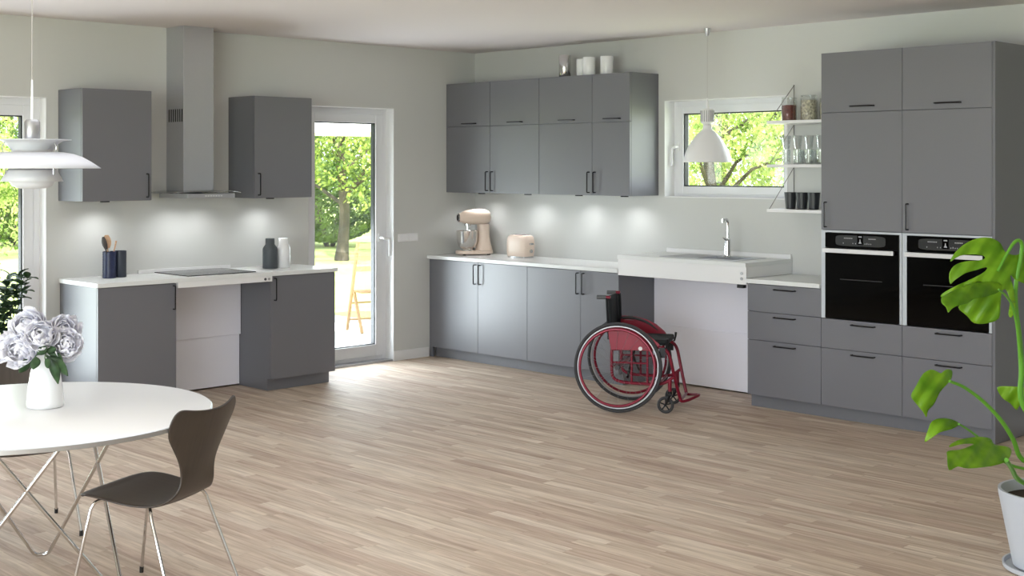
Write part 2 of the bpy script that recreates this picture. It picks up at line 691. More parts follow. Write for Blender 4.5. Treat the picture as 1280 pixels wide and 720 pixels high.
# white reveal linings
lin_ = MB()
lin_.box(-0.1, 0.003, D1[0] - 0.006, D1[0], 0.085, 2.21)
lin_.box(-0.1, 0.003, D1[1], D1[0], 2.204, 2.21)
struct('trim_1', lin_, M['white'], smooth=False)
lin_ = MB()
lin_.box(-0.1, 0.003, D2[0] - 0.006, D2[0], 0, 2.19)
lin_.box(-0.1, 0.003, D2[1], D2[0], 2.184, 2.19)
struct('trim_2', lin_, M['white'], smooth=False)
lin_ = MB()
lin_.box(WX0, WX0 + 0.006, -0.003, 0.12, WZ0, WZ1)
lin_.box(WX1 - 0.006, WX1, -0.003, 0.12, WZ0, WZ1)
lin_.box(WX0, WX1, -0.003, 0.12, WZ1 - 0.006, WZ1)
lin_.box(WX0, WX1, -0.003, 0.12, WZ0, WZ0 + 0.006)
struct('trim_3', lin_, M['white'], smooth=False)
struct('trim_4', B(-0.32, 0.0, D1[1], D1[0], 0, 0.015), M['steel'], smooth=False)

# light switch plate
t = thing('light_switch', 'white horizontal double light switch on the wall right of the glazed door', 'light switch', (0, -0.813, 1.075))
B(0, 0.009, -0.115, 0.115, -0.036, 0.036).build('plate', M['white'], t, bevel=0.003)
for k in (-1, 1):
    B(0.009, 0.013, k * 0.055 - 0.05, k * 0.055 + 0.05, -0.028, 0.028).build('rocker', M['ceramic'], t, bevel=0.002)

# ------------------------------------------------------------------ kitchen cabinets
# local frame: x runs along the wall, front faces -y, wall at y = 0


def bow_handle(parent, x, z, vertical, front, L=0.165):
    m = MB()
    r, off = 0.0048, 0.03
    h = L / 2
    if vertical:
        pts = [(x, front, z - h), (x, front - off + 0.004, z - h), (x, front - off, z - h + 0.005), (x, front - off, z + h - 0.005), (x, front - off + 0.004, z + h), (x, front, z + h)]
    else:
        pts = [(x - h, front, z), (x - h, front - off + 0.004, z), (x - h + 0.005, front - off, z), (x + h - 0.005, front - off, z), (x + h, front - off + 0.004, z), (x + h, front, z)]
    m.tube(pts, r, 8)
    return m.build('handle', M['black'], parent)


G = 0.0016
DT = 0.019


def front_panel(root, name, x0, x1, z0, z1, front, handle=None, mt='grey'):
    """door or drawer front; handle = ('v'|'h', x, z)"""
    o = B(x0 + G, x1 - G, front, front + DT, z0 + G, z1 - G).build(name, M[mt], root, smooth=False, bevel=0.0012)
    if handle:
        bow_handle(o, handle[1], handle[2], handle[0] == 'v', front)
    return o


def carcass(root, w_, depth, z0, z1, mt='grey_side'):
    return B(0.0003, w_ - 0.0003, -depth, -0.002, z0, z1).build('carcass', M[mt], root, smooth=False)


def plinth(root, x0, x1, y, h=0.09, mt='grey_side'):
    return B(x0, x1, y, -0.03, 0.001, h).build('plinth', M[mt], root, smooth=False)


def led(parent, x, y, z, energy=5.5):
    m = MB().lathe([(0, 0.0), (0.033, 0.0), (0.033, -0.012), (0.026, -0.012), (0.026, -0.009), (0, -0.009)], (x, y, z), 24)
    o = m.build('spotlight', M['black'], parent)
    MB().lathe([(0, -0.0095), (0.024, -0.0095), (0.024, -0.011), (0, -0.011)], (x, y, z), 24).build('led_disc', M['led'], o)
    l = light('spot_beam', 'SPOT', (x, y, z - 0.02), (0, 0, 0), energy, (0.97, 0.985, 1.0), parent=parent,
              spot_size=R(155), spot_blend=1.0, shadow_soft_size=0.03)
    return o


FR = 0.571            # door front plane, base units
FU = 0.360            # door front plane, wall units
XA = 0.0483
ZD = 0.09             # underside of base doors
ZW0, ZW1 = 0.877, 0.907   # worktop

# --- right wall: base units
c = thing('base_cabinet', 'grey two-door base cabinet in the corner under the stand mixer', 'kitchen cabinet', (XA, 0, 0), group='grey base cabinets on the right wall')
carcass(c, 1.2, FR - DT - 0.001, ZD, ZW0)
plinth(c, 0, 1.2, -0.52)
front_panel(c, 'door', 0, 0.6, ZD, ZW0 - 0.004, -FR, ('v', 0.575, 0.77))
front_panel(c, 'door', 0.6, 1.2, ZD, ZW0 - 0.004, -FR, ('v', 0.637, 0.77))
B(-0.045, -0.001, -FR + 0.012, -FR + 0.03, 0.001, ZW0).build('filler_strip', M['grey_side'], c, smooth=False)
c = thing('base_cabinet', 'grey two-door base cabinet directly behind the wheelchair', 'kitchen cabinet', (XA + 1.2, 0, 0), group='grey base cabinets on the right wall')
carcass(c, 1.0, FR - DT - 0.001, ZD, ZW0)
plinth(c, 0, 1.0, -0.52)
front_panel(c, 'door', 0, 0.6, ZD, ZW0 - 0.004, -FR, ('v', 0.575, 0.77))
front_panel(c, 'door', 0.6, 1.0, ZD, ZW0 - 0.004, -FR, ('v', 0.637, 0.77))
o = B(0.002, XA + 2.2, -FR - 0.018, -0.002, ZW0, ZW1).build('worktop', M['worktop'], smooth=False, bevel=0.002)
tag(o, 'long pale worktop carrying the stand mixer and toaster', 'worktop')
# drawer unit
XD = XA + 3.4
c = thing('drawer_cabinet', 'grey three-drawer base cabinet between the sink unit and the tall cabinets', 'kitchen cabinet', (XD, 0, 0))
carcass(c, 0.6, FR - DT - 0.001, ZD, ZW0)
plinth(c, 0.0, 0.5997, -0.52)
for z0, z1 in ((ZD, 0.479), (0.479, 0.679), (0.679, ZW0 - 0.004)):
    front_panel(c, 'drawer', 0, 0.6, z0, z1, -FR, ('h', 0.315, z1 - 0.029))
o = B(XD - 0.0, XD + 0.598, -FR - 0.018, -0.002, ZW0, ZW1).build('worktop', M['worktop'], smooth=False, bevel=0.002)
tag(o, 'short pale worktop on the three-drawer cabinet beside the ovens', 'worktop')

# height-adjustable sink unit
XS = XA + 2.2
ZS = 1.016
c = thing('sink_worktop', 'raised pale worktop with deep white apron and white cover panels below, holding the sink', 'adjustable worktop', (XS, 0, 0))
SX0, SX1, SY0, SY1 = 0.33, 1.03, -0.47, -0.10    # cut-out of the sink (local)
W_ = 1.2
m = MB()
for (a, b_, c_, d_) in ((0.002, SX0, -FR - 0.02, -0.002), (SX1, W_ - 0.002, -FR - 0.02, -0.002), (SX0, SX1, -FR - 0.02, SY0), (SX0, SX1, SY1, -0.002)):
    m.box(a, b_, c_, d_, ZS - 0.028, ZS)
m.build('worktop', M['worktop'], c, smooth=False)
m = MB()
m.box(0.002, W_ - 0.002, -FR - 0.012, -FR + 0.012, 0.862, ZS - 0.0285)
m.box(0.002, 0.02, -FR + 0.013, -0.004, ZW1 + 0.001, ZS - 0.0285)
m.box(W_ - 0.02, W_ - 0.002, -FR + 0.013, -0.004, ZW1 + 0.001, ZS - 0.0285)
m.build('apron', M['white'], c, smooth=False, bevel=0.002)
B(0.03, W_ - 0.004, -0.022, -0.003, ZS, ZS + 0.034).build('backsplash', M['white'], c, smooth=False, bevel=0.002)
B(0.003, W_ - 0.003, -0.145, -0.127, 0.44, 0.858).build('cover_panel', M['panel'], c, smooth=False, bevel=0.002)
B(0.003, W_ - 0.003, -0.160, -0.147, 0.012, 0.448).build('cover_panel', M['panel'], c, smooth=False, bevel=0.002)
B(0.003, 0.022, -0.125, -0.004, 0.02, 0.86).build('lift_column', M['white'], c, smooth=False)
B(W_ - 0.022, W_ - 0.003, -0.125, -0.004, 0.02, 0.86).build('lift_column', M['white'], c, smooth=False)
for dz in (0.903, 0.941):
    MB().tube([(W_ - 0.04, -FR - 0.012, dz), (W_ - 0.04, -FR - 0.017, dz)], 0.011, 16).build('push_button', M['alu'], c)
B(W_ - 0.085, W_ - 0.03, -FR - 0.01, -FR + 0.03, 0.836, 0.861).build('control_box', M['blackplastic'], c, bevel=0.003)

# sink
c = thing('sink', 'stainless steel inset sink in the raised worktop below the window', 'sink', (XS, 0, ZS))
BX0, BX1 = 0.62, 0.98
m = MB()
lip = 0.004
for (a, b_, c_, d_) in ((SX0 - 0.008, BX0, SY0 - 0.008, SY1 + 0.008), (BX1, SX1 + 0.008, SY0 - 0.008, SY1 + 0.008), (BX0, BX1, SY0 - 0.008, SY0 + 0.035), (BX0, BX1, SY1 - 0.05, SY1 + 0.008)):
    m.box(a, b_, c_, d_, 0.0005, lip)
for k in range(9):
    y = SY0 + 0.05 + k * 0.032
    m.box(SX0 + 0.03, BX0 - 0.03, y, y + 0.008, lip, lip + 0.003)
m.build('drainboard', M['steel'], c, smooth=False, bevel=0.0015)
m = MB()
y0, y1, zb, th = SY0 + 0.035, SY1 - 0.05, -0.15, 0.002
m.box(BX0, BX0 + th, y0, y1, zb, lip)
m.box(BX1 - th, BX1, y0, y1, zb, lip)
m.box(BX0 + th, BX1 - th, y0, y0 + th, zb, lip)
m.box(BX0 + th, BX1 - th, y1 - th, y1, zb, lip)
m.box(BX0, BX1, y0, y1, zb - th, zb)
m.build('bowl', M['steel'], c, smooth=False)
# faucet
c = thing('faucet', 'chrome single-lever kitchen faucet standing at the sink', 'faucet', (3.02, -0.22, ZS + 0.005), R(0))
MB().lathe([(0, 0), (0.03, 0), (0.03, 0.006), (0.025, 0.01), (0.0235, 0.12), (0.021, 0.135), (0.012, 0.142), (0.0, 0.142)], n=24).build('body', M['chrome'], c)
sd = Vector((0.25, -0.97, 0)).normalized()
pts = [Vector((0.004, 0, 0.13)), Vector((0.004, 0, 0.25)), Vector((0.004, 0, 0.275)) + sd * 0.012, Vector((0.004, 0, 0.285)) + sd * 0.035, Vector((0, 0, 0.285)) + sd * 0.09]
MB().tube(smooth_path(pts, 5), 0.0105, 12).build('spout', M['chrome'], c)
MB().tube([Vector((0, 0, 0.291)) + sd * 0.09, Vector((0, 0, 0.262)) + sd * 0.09], 0.013, 12).build('nozzle', M['chrome'], c)
MB().tube([(0, 0, 0.125), Vector((0, 0, 0.137)) + sd * 0.045, Vector((0, 0, 0.15)) + sd * 0.085], [0.011, 0.009, 0.006], 10).build('lever', M['chrome'], c)

# --- tall cabinets with ovens
XT = XA + 4.0
ZT, ZSPL = 2.466, 2.0615
for i in range(2):
    lab = ['tall grey cabinet beside the wall shelves, housing the first oven', 'tall grey cabinet at the far end of the run, behind the monstera leaves'][i]
    c = thing('tall_cabinet', lab, 'kitchen cabinet', (XT + 0.6 * i, 0, 0), group='tall grey oven cabinets')
    cm = MB()
    dep = FR - DT - 0.001
    W6 = 0.5997
    cm.box(0.0003, 0.018, -dep, -0.002, ZD, ZT)
    cm.box(W6 - 0.018, W6, -dep, -0.002, ZD, ZT)
    cm.box(0.018, W6 - 0.018, -dep, -0.002, 1.27, ZT)
    cm.box(0.018, W6 - 0.018, -dep, -0.002, ZD, 0.674)
    cm.box(0.018, W6 - 0.018, -0.02, -0.002, 0.674, 1.27)
    cm.build('carcass', M['grey_side'], c, smooth=False)
    tr = MB()
    tr.box(0.0016, 0.033, -FR, -dep - 0.0005, 0.681, 1.272)
    tr.box(0.581, 0.598, -FR, -dep - 0.0005, 0.681, 1.272)
    tr.box(0.033, 0.581, -FR, -dep - 0.0005, 1.259, 1.272)
    tr.build('trim_strip', M['trimgrey'], c, smooth=False)
    plinth(c, 0, 0.5997, -0.52)
    front_panel(c, 'door', 0, 0.6, 1.275, ZSPL, -FR, ('v', 0.04, 1.378))
    front_panel(c, 'flap_door', 0, 0.6, ZSPL, ZT, -FR, ('h', 0.315, 2.1))
    front_panel(c, 'drawer', 0, 0.6, ZD, 0.479, -FR, ('h', 0.322, 0.451))
    front_panel(c, 'drawer', 0, 0.6, 0.479, 0.679, -FR, ('h', 0.322, 0.65))
    # the oven itself
    lab = ['black built-in oven with steel handle, nearer the wall shelves', 'black built-in oven partly hidden by the monstera leaf'][i]
    ov = thing('oven', lab, 'oven', (XT + 0.6 * i, 0, 0.684), group='built-in ovens')
    B(0.04, 0.575, -dep + 0.005, -0.03, 0.0, 0.57).build('housing', M['blackplastic'], ov, smooth=False)
    B(0.0345, 0.5795, -FR - 0.006, -dep + 0.004, 0.475, 0.573).build('control_panel', M['blackglass'], ov, smooth=False, bevel=0.0015)
    dr = B(0.0345, 0.5795, -FR - 0.006, -dep + 0.004, 0.0, 0.471).build('door', M['blackglass'], ov, smooth=False, bevel=0.0015)
    hb = MB()
    hb.box(0.036, 0.556, -FR - 0.044, -FR - 0.030, 0.441, 0.470)
    hb.box(0.05, 0.066, -FR - 0.030, -FR - 0.006, 0.446, 0.464)
    hb.box(0.53, 0.546, -FR - 0.030, -FR - 0.006, 0.446, 0.464)
    hb.build('handle', mat('oven_handle_steel', rgb(222, 222, 224), 0.35, 0.5) if i == 0 else bpy.data.materials['oven_handle_steel'], dr, smooth=False, bevel=0.002)
    B(0.15, 0.46, -FR - 0.0075, -FR - 0.0062, 0.262, 0.268).build('reflection_line', M['blackplastic'], dr, smooth=False)  # line reflected in the oven glass, modelled as a thin strip
    # display island and marks
    y = -FR - 0.0064
    cen = 0.30
    dp = MB()
    n = 28
    pts = []
    for k in range(n):
        q = 2 * PI * k / n
        e_ = 0.35
        pts.append((cen + 0.185 * math.copysign(abs(math.cos(q)) ** e_, math.cos(q)), 0.524 + 0.036 * math.copysign(abs(math.sin(q)) ** e_, math.sin(q))))
    dp.prism(pts, 1, y - 0.0006, y)
    dp.build('display', mat('oven_display', rgb(36, 38, 40), 0.3) if i == 0 else bpy.data.materials['oven_display'], ov, smooth=False)
    y -= 0.0007
    B(cen - 0.022, cen + 0.022, y - 0.0005, y, 0.50, 0.565).build('screen', M['blackglass'], ov, smooth=False)
    y -= 0.0006
    B(cen - 0.012, cen + 0.012, y - 0.0004, y, 0.548, 0.556).build('status_line', M['mark'], ov, smooth=False)
    MB().prism([(cen - 0.012, 0.508), (cen + 0.012, 0.508), (cen + 0.004, 0.522), (cen + 0.003, 0.535), (cen - 0.003, 0.535), (cen - 0.004, 0.522)], 1, y - 0.0004, y).build('status_icon', M['mark'], ov, smooth=False)
    y += 0.0002
    for x0, n_ in ((-0.12, 6), (0.062, 5)):
        mk = MB()
        for q_ in range(n_):
            mk.box(cen + x0 + q_ * 0.011, cen + x0 + q_ * 0.011 + 0.0075, y, y + 0.0004, 0.537, 0.543)
        mk.build('text_line', M['mark'], ov, smooth=False)
    for x0 in (-0.128, -0.056, -0.036, 0.034, 0.048, 0.062, 0.076):
        B(cen + x0, cen + x0 + 0.005, y, y + 0.0004, 0.503, 0.514 if x0 == 0.048 else 0.510).build('touch_key', M['mark'], ov, smooth=False)
    if i == 1:
        B(0.6001, 0.619, -FR + 0.002, -0.002, ZD - 0.085, ZT).build('end_panel', M['grey_side'], c, smooth=False)

# --- right wall: wall units
ZU0, ZU1, ZUS = 1.467, 2.4495, 2.059
for (x0, ws, lab) in ((0.004, (0.576, 0.6), 'grey four-door wall cabinet filling the corner above the stand mixer'),
                      (1.181, (0.6, 0.4), 'grey four-door wall cabinet with canisters on top, beside the window')):
    W_ = sum(ws)
    c = thing('wall_cabinet', lab, 'kitchen cabinet', (x0, 0, 0), group='grey wall cabinets on the right wall')
    carcass(c, W_, FU - DT - 0.001, ZU0, ZU1)
    front_panel(c, 'door', 0, ws[0], ZU0, ZUS, -FU, ('v', ws[0] - 0.03, 1.573))
    front_panel(c, 'door', ws[0], W_, ZU0, ZUS, -FU, ('v', ws[0] + 0.035, 1.573))
    front_panel(c, 'flap_door', 0, ws[0], ZUS, ZU1, -FU, ('h', ws[0] / 2 + 0.025, 2.084))
    front_panel(c, 'flap_door', ws[0], W_, ZUS, ZU1, -FU, ('h', ws[0] + ws[1] / 2 + 0.02, 2.084))
    led(c, ws[0] / 2, -0.19, ZU0)
    led(c, ws[0] + ws[1] / 2, -0.19, ZU0)

# --- left wall (rotated 90 deg: local x -> +Y, front -> +X)
LY = -4.032
ZL0, ZL1 = 0.8745, 0.9046
FL = 0.568
c = thing('base_cabinet', 'grey single-door base cabinet under the utensil jars', 'kitchen cabinet', (0, LY, 0), R(90))
carcass(c, 0.6, FL - DT - 0.001, ZD, ZL0)
plinth(c, 0, 0.6, -0.52)
front_panel(c, 'door', 0, 0.6, ZD, ZL0 - 0.003, -FL, ('v', 0.575, 0.77))
c = thing('base_cabinet', 'grey single-door base cabinet under the two bottles, beside the glazed door', 'kitchen cabinet', (0, LY + 1.4, 0), R(90))
carcass(c, 0.6, FL - DT - 0.001, ZD, ZL0)
plinth(c, 0, 0.575, -0.52)
front_panel(c, 'door', 0, 0.6, ZD, ZL0 - 0.003, -FL, ('v', 0.03, 0.772))
for (a, b_, lab) in ((-0.01, 0.599, 'pale worktop end piece under the utensil jars'), (1.401, 2.012, 'pale worktop end piece under the dark and white bottles')):
    o = B(a, b_, -FL - 0.02, -0.002, ZL0, ZL1).build('worktop', M['worktop'], smooth=False, bevel=0.002, loc=(0, LY, 0), rotz=R(90))
    tag(o, lab, 'worktop')
c = thing('hob_worktop', 'adjustable pale worktop with white front strip and white panels, carrying the hob', 'adjustable worktop', (0, LY + 0.6, 0), R(90))
B(0.0, 0.8, -FL - 0.02, -0.002, ZL0, ZL1).build('worktop', M['worktop'], c, smooth=False)
ap = B(0.002, 0.798, -FL - 0.021, -FL + 0.01, 0.835, ZL0 - 0.0005).build('apron', M['white'], c, smooth=False, bevel=0.0015)
for k, mt_ in ((0.735, 'slate'), (0.768, 'alu')):
    MB().tube([(k, -FL - 0.021, 0.855), (k, -FL - 0.025, 0.855)], 0.010, 16).build('push_button', M[mt_], c)
B(0.003, 0.797, -0.160, -0.145, 0.40, 0.832).build('cover_panel', M['panel'], c, smooth=False, bevel=0.002)
B(0.003, 0.797, -0.141, -0.129, 0.012, 0.41).build('cover_panel', M['panel'], c, smooth=False, bevel=0.002)
B(0.003, 0.022, -0.125, -0.004, 0.02, 0.83).build('lift_column', M['white'], c, smooth=False)
B(0.778, 0.797, -0.125, -0.004, 0.02, 0.83).build('lift_column', M['white'], c, smooth=False)
B(0.004, 0.796, -0.018, -0.003, ZL1, ZL1 + 0.026).build('backsplash', M['white'], c, smooth=False, bevel=0.0015)
# hob
c = thing('hob', 'black glass induction hob set in the worktop under the extractor hood', 'hob', (0, LY + 0.6, ZL1 + 0.0005), R(90))
hobglass = mat('hob_glass', rgb(58, 62, 62), 0.12)
B(0.135, 0.705, -0.50, -0.03, 0, 0.005).build('glass_plate', hobglass, c, smooth=False, bevel=0.001)
fr_ = MB()
fr_.box(0.131, 0.135, -0.504, -0.026, 0, 0.0055)
fr_.box(0.705, 0.709, -0.504, -0.026, 0, 0.0055)
fr_.box(0.135, 0.705, -0.504, -0.50, 0, 0.0055)
fr_.box(0.135, 0.705, -0.03, -0.026, 0, 0.0055)
fr_.build('rim', M['black'], c, smooth=False)
for (x, y, r_) in ((0.28, -0.14, 0.085), (0.28, -0.37, 0.1), (0.56, -0.14, 0.1), (0.56, -0.37, 0.08)):
    MB().lathe([(r_ - 0.003, 0.0052), (r_, 0.0052), (r_, 0.0056), (r_ - 0.003, 0.0056)], (x, y, 0), 32, closed=True).build('zone_ring', M['mark'], c)

# wall units left
FUL = 0.368
for (y0, hx, lab) in ((-4.044, 0.475, 'grey single-door wall cabinet left of the extractor chimney'), (-2.646, 0.03, 'grey single-door wall cabinet between the extractor chimney and the glazed door')):
    W_ = 0.53 if hx > 0.1 else 0.535
    c = thing('wall_cabinet', lab, 'kitchen cabinet', (0, y0, 0), R(90))
    carcass(c, W_, FUL - DT - 0.001, 1.4576, 2.2444)
    front_panel(c, 'door', 0, W_, 1.4576, 2.2444, -FUL, ('v', W_ - 0.04 if hx > 0.1 else 0.035, 1.565))
    led(c, W_ / 2, -0.18, 1.4576)

# extractor hood
c = thing('extractor_hood', 'steel chimney extractor hood with curved glass above the hob', 'extractor hood', (0, -3.06, 0), R(90))
B(-0.128, 0.128, -0.25, -0.002, 1.51, ZC - 0.001).build('chimney', M['steel'], c, smooth=False, bevel=0.002)
gm = MB()
for k in range(7):
    gm.box(-0.1295, -0.1281, -0.235 + k * 0.031, -0.222 + k * 0.031, 2.035, 2.13)
gm.build('vent_grille', M['gasket'], c, smooth=False)
bm_ = MB()
bm_.prism([(-0.20, -0.43), (0.20, -0.43), (0.20, -0.02), (-0.20, -0.02)], 2, 1.466, 1.502)
bm_.build('body', M['steel'], c, smooth=False, bevel=0.003)
rows = []
for j in range(13):
    v = j / 12
    row = []
    for i in range(25):
        u = -1 + 2 * i / 24
        yf = -0.50 + 0.13 * u * u
        row.append((u * 0.30, -0.02 + (yf + 0.02) * v, 1.522 - 0.016 * u * u))
    rows.append(row)
MB().grid(rows).build('glass_canopy', M['hoodglass'], c, solid=0.006)
bt = MB()
for k in range(7):
    bt.box(-0.055 + k * 0.022, -0.043 + k * 0.022, -0.4325, -0.4302, 1.480, 1.488)
bt.build('button_row', M['ceramic'], c, smooth=False)
light('hood_beam', 'SPOT', (-0.12, -0.2, 1.455), (0, 0, 0), 5, (0.97, 0.985, 1.0), parent=c, spot_size=R(150), spot_blend=1.0, shadow_soft_size=0.03)
light('hood_beam', 'SPOT', (0.12, -0.2, 1.455), (0, 0, 0), 5, (0.97, 0.985, 1.0), parent=c, spot_size=R(150), spot_blend=1.0, shadow_soft_size=0.03)

# ------------------------------------------------------------------ small kitchen things
# canisters on the wall cabinet


def canister(name, label, x, y, z, r, h, m, glass=False):
    pr = [(0, 0), (r - 0.002, 0), (r, 0.003), (r, h - 0.003), (r - 0.002, h), (r - 0.005, h), (r - 0.005, 0.006), (0, 0.006)]
    o = MB().lathe(pr, n=32).build(name, m, loc=(x, y, z))
    return o


o = canister('steel_canister', '', 1.385, -0.26, ZU1, 0.05, 0.185, M['chrome'])
tag(o, 'tall shiny steel canister on top of the wall cabinets', 'canister')
for (x, y, r_, h, lab) in ((1.56, -0.24, 0.045, 0.142, 'white ceramic cup next to the steel canister on the wall cabinets'),
                           (1.668, -0.27, 0.052, 0.15, 'white ceramic cup, middle one of three on the wall cabinets'),
                           (1.835, -0.24, 0.054, 0.15, 'white ceramic cup nearest the window on top of the wall cabinets')):
    o = canister('ceramic_cup', '', x, y, ZU1, r_, h, M['ceramic'])
    tag(o, lab, 'cup', 'white cups on the wall cabinets')

# utensil jars
o = MB()
rr = []
pr = [(0, 0), (0.046, 0)]
for k in range(21):
    z = 0.003 + k * 0.0092
    pr.append((0.0472 if k % 2 else 0.0485, z))
pr += [(0.044, 0.19), (0.044, 0.012), (0, 0.012)]
o.lathe(pr, n=36)
o = o.build('utensil_jar', M['navy'], loc=(0.20, -3.755, ZL1), angle=50)
tag(o, 'navy blue ribbed jar holding wooden kitchen utensils', 'jar')
o = MB().lathe([(0, 0), (0.042, 0), (0.044, 0.003), (0.044, 0.19), (0.040, 0.19), (0.040, 0.012), (0, 0.012)], n=32).build('slate_jar', M['slate'], loc=(0.185, -3.664, ZL1))
o.data.materials[0] = mat('dark_blue_slate', rgb(48, 54, 66), 0.45)
tag(o, 'plain dark slate jar just right of the navy ribbed jar', 'jar')


def spoon(name, label, base, top, w_, m, cat='kitchen utensil'):
    b, t_ = Vector(base), Vector(top)
    dd = (t_ - b)
    L_ = dd.length
    mb = MB().tube([(0, 0, 0), (0, 0, L_ * 0.72)], [0.004, 0.005], 8)
    rows = []
    for j in range(10):
        v = j / 9
        hw = w_ * (math.sin(PI * min(1, 0.12 + 0.80 * v)) ** 0.7)
        rows.append([(u * hw, 0.006 * (u * u) - 0.004 * math.sin(PI * v), L_ * (0.68 + 0.32 * v)) for u in (-1, -0.5, 0, 0.5, 1)])
    mb.grid(rows)
    rows2 = [[(p[0], p[1] + 0.003, p[2]) for p in r] for r in rows]
    mb.grid(rows2)
    q = dd.to_track_quat('Z', 'Y')
    mb.xf(Matrix.Translation(b) @ q.to_matrix().to_4x4() @ Matrix.Rotation(R(20), 4, 'Z'))
    o = mb.build(name, m)
    return tag(o, label, cat)


zb = ZL1 + 0.014
spoon('wooden_spatula', 'broad light wooden spatula standing in the navy jar', (0.20, -3.75, zb), (0.22, -3.79, 1.212), 0.030, M['wood'])
spoon('dark_spoon', 'dark spoon leaning left in the navy jar', (0.215, -3.742, zb), (0.235, -3.825, 1.200), 0.020, M['wooddark'])
o = MB().tube([(0.19, -3.70 - 0.018, zb + 0.0), (0.19, -3.716, zb + 0.0)], 0.001, 6)
o = MB().tube([(0.195, -3.765, zb), (0.205, -3.716, 1.12), (0.207, -3.706, 1.168)], [0.004, 0.005, 0.007], 8).build('wooden_stick', M['wood'])
tag(o, 'thin wooden stirring stick leaning right in the navy jar', 'kitchen utensil')
o = MB().tube([(0.19, -3.76, zb), (0.2, -3.752, 1.148)], [0.003, 0.004], 8).build('steel_whisk', M['steel'])
tag(o, 'thin steel utensil handle between the wooden ones in the navy jar', 'kitchen utensil')

# bottles by the glazed door
for (x, y, r_, rn, h, m, lab) in ((0.26, -2.432, 0.058, 0.036, 0.235, 'slate', 'dark grey bottle-shaped canister on the left worktop end'),
                                  (0.27, -2.315, 0.053, 0.038, 0.233, 'ceramic', 'white bottle-shaped canister right of the dark grey one')):
    pr = [(0, 0), (r_ - 0.003, 0), (r_, 0.004), (r_, h * 0.62), (r_ * 0.96, h * 0.68), (rn, h * 0.80), (rn, h - 0.003), (rn - 0.003, h), (0, h)]
    o = MB().lathe(pr, n=36).build('bottle_canister', M[m], loc=(x, y, ZL1), angle=60)
    tag(o, lab, 'canister', 'bottle-shaped canisters')

# stand mixer
ang = math.atan2(-0.9, -0.42)
c = thing('stand_mixer', 'cream stand mixer with steel bowl in the corner of the worktop', 'stand mixer', (0.235, -0.235, ZW1), ang)
# local +x = forward (head end)
bs = MB()
pts = []
for k in range(32):
    q = 2 * PI * k / 32
    pts.append((-0.005 + 0.17 * math.copysign(abs(math.cos(q)) ** 0.7, math.cos(q)), 0.105 * math.copysign(abs(math.sin(q)) ** 0.7, math.sin(q))))
bs.prism(pts, 2, 0.008, 0.04)
bs.build('base', M['beige'], c, bevel=0.008)
ft = MB()
for sx in (-0.12, 0.11):
    for sy in (-0.07, 0.07):
        ft.lathe([(0, 0.0), (0.016, 0.0), (0.016, 0.01), (0, 0.01)], (sx, sy, 0), 12)
ft.build('foot', M['blackplastic'], c)
col = []
for k in range(13):
    v = k / 12
    z = 0.035 + v * 0.24
    cx_ = -0.095 + 0.004 * v
    lx = 0.080 - 0.018 * math.sin(PI * min(1, v * 0.9)) * 0.9 - 0.018 * v
    ly = 0.075 - 0.02 * v
    row = []
    for j in range(25):
        q = 2 * PI * j / 24
        row.append((cx_ + lx * math.copysign(abs(math.cos(q)) ** 0.8, math.cos(q)), ly * math.copysign(abs(math.sin(q)) ** 0.8, math.sin(q)), z))
    col.append(row)
MB().grid(col).build('neck', M['beige'], c)
hd = []
for k in range(19):
    v = k / 18
    x = -0.165 + 0.305 * v
    s_ = (1 - abs(2 * v - 1) ** 4.0) ** 0.5 if 0 < v < 1 else 0.02
    if v > 0.5:
        s_ = max(s_, 0.66) if v < 1 else 0.64
    rz = 0.074 * s_ * (1.02 - 0.16 * v)
    ry = 0.070 * s_ * (1.0 - 0.1 * v)
    row = []
    for j in range(25):
        q = 2 * PI * j / 24
        row.append((x, ry * math.copysign(abs(math.cos(q)) ** 0.85, math.cos(q)), 0.335 + 0.006 * math.sin(PI * v) + rz * math.copysign(abs(math.sin(q)) ** 0.85, math.sin(q))))
    hd.append(row)
hm = MB().grid(hd)
hm.f.append(tuple(len(hm.v) - 25 + j for j in range(24)))
hm.build('head', M['beige'], c)
hub = MB().tube([(0.138, 0, 0.334), (0.150, 0, 0.334)], 0.038, 24).build('hub_ring', M['chrome'], c)
MB().tube([(0.1505, 0, 0.334), (0.152, 0, 0.334)], 0.027, 24).build('hub_cap', M['blackplastic'], c)
MB().tube([(0.06, 0, 0.285), (0.06, 0, 0.262)], 0.03, 20).build('beater_socket', M['chrome'], c)
wk = MB()
wk.tube([(0.06, 0, 0.262), (0.06, 0, 0.10)], 0.007, 8)
for a_ in range(4):
    q = a_ * PI / 4
    wk.tube(smooth_path([Vector((0.06, 0, 0.23)), Vector((0.06 + 0.04 * math.cos(q), 0.04 * math.sin(q), 0.15)), Vector((0.06, 0, 0.085)), Vector((0.06 - 0.04 * math.cos(q), -0.04 * math.sin(q), 0.15)), Vector((0.06, 0, 0.23))], 5), 0.002, 5)
wk.build('whisk', M['chrome'], c)
MB().lathe([(0, 0.045), (0.05, 0.045), (0.052, 0.058), (0.078, 0.075), (0.094, 0.12), (0.099, 0.215), (0.102, 0.218), (0.096, 0.218), (0.090, 0.12), (0.074, 0.08), (0, 0.066)], (0.06, 0, 0), 40).build('bowl', mat('polished_steel_bowl', rgb(226, 222, 218), 0.16, 0.85), c)
MB().lathe([(0, 0.038), (0.056, 0.038), (0.05, 0.05), (0, 0.05)], (0.06, 0, 0), 30).build('bowl_plate', M['chrome'], c)

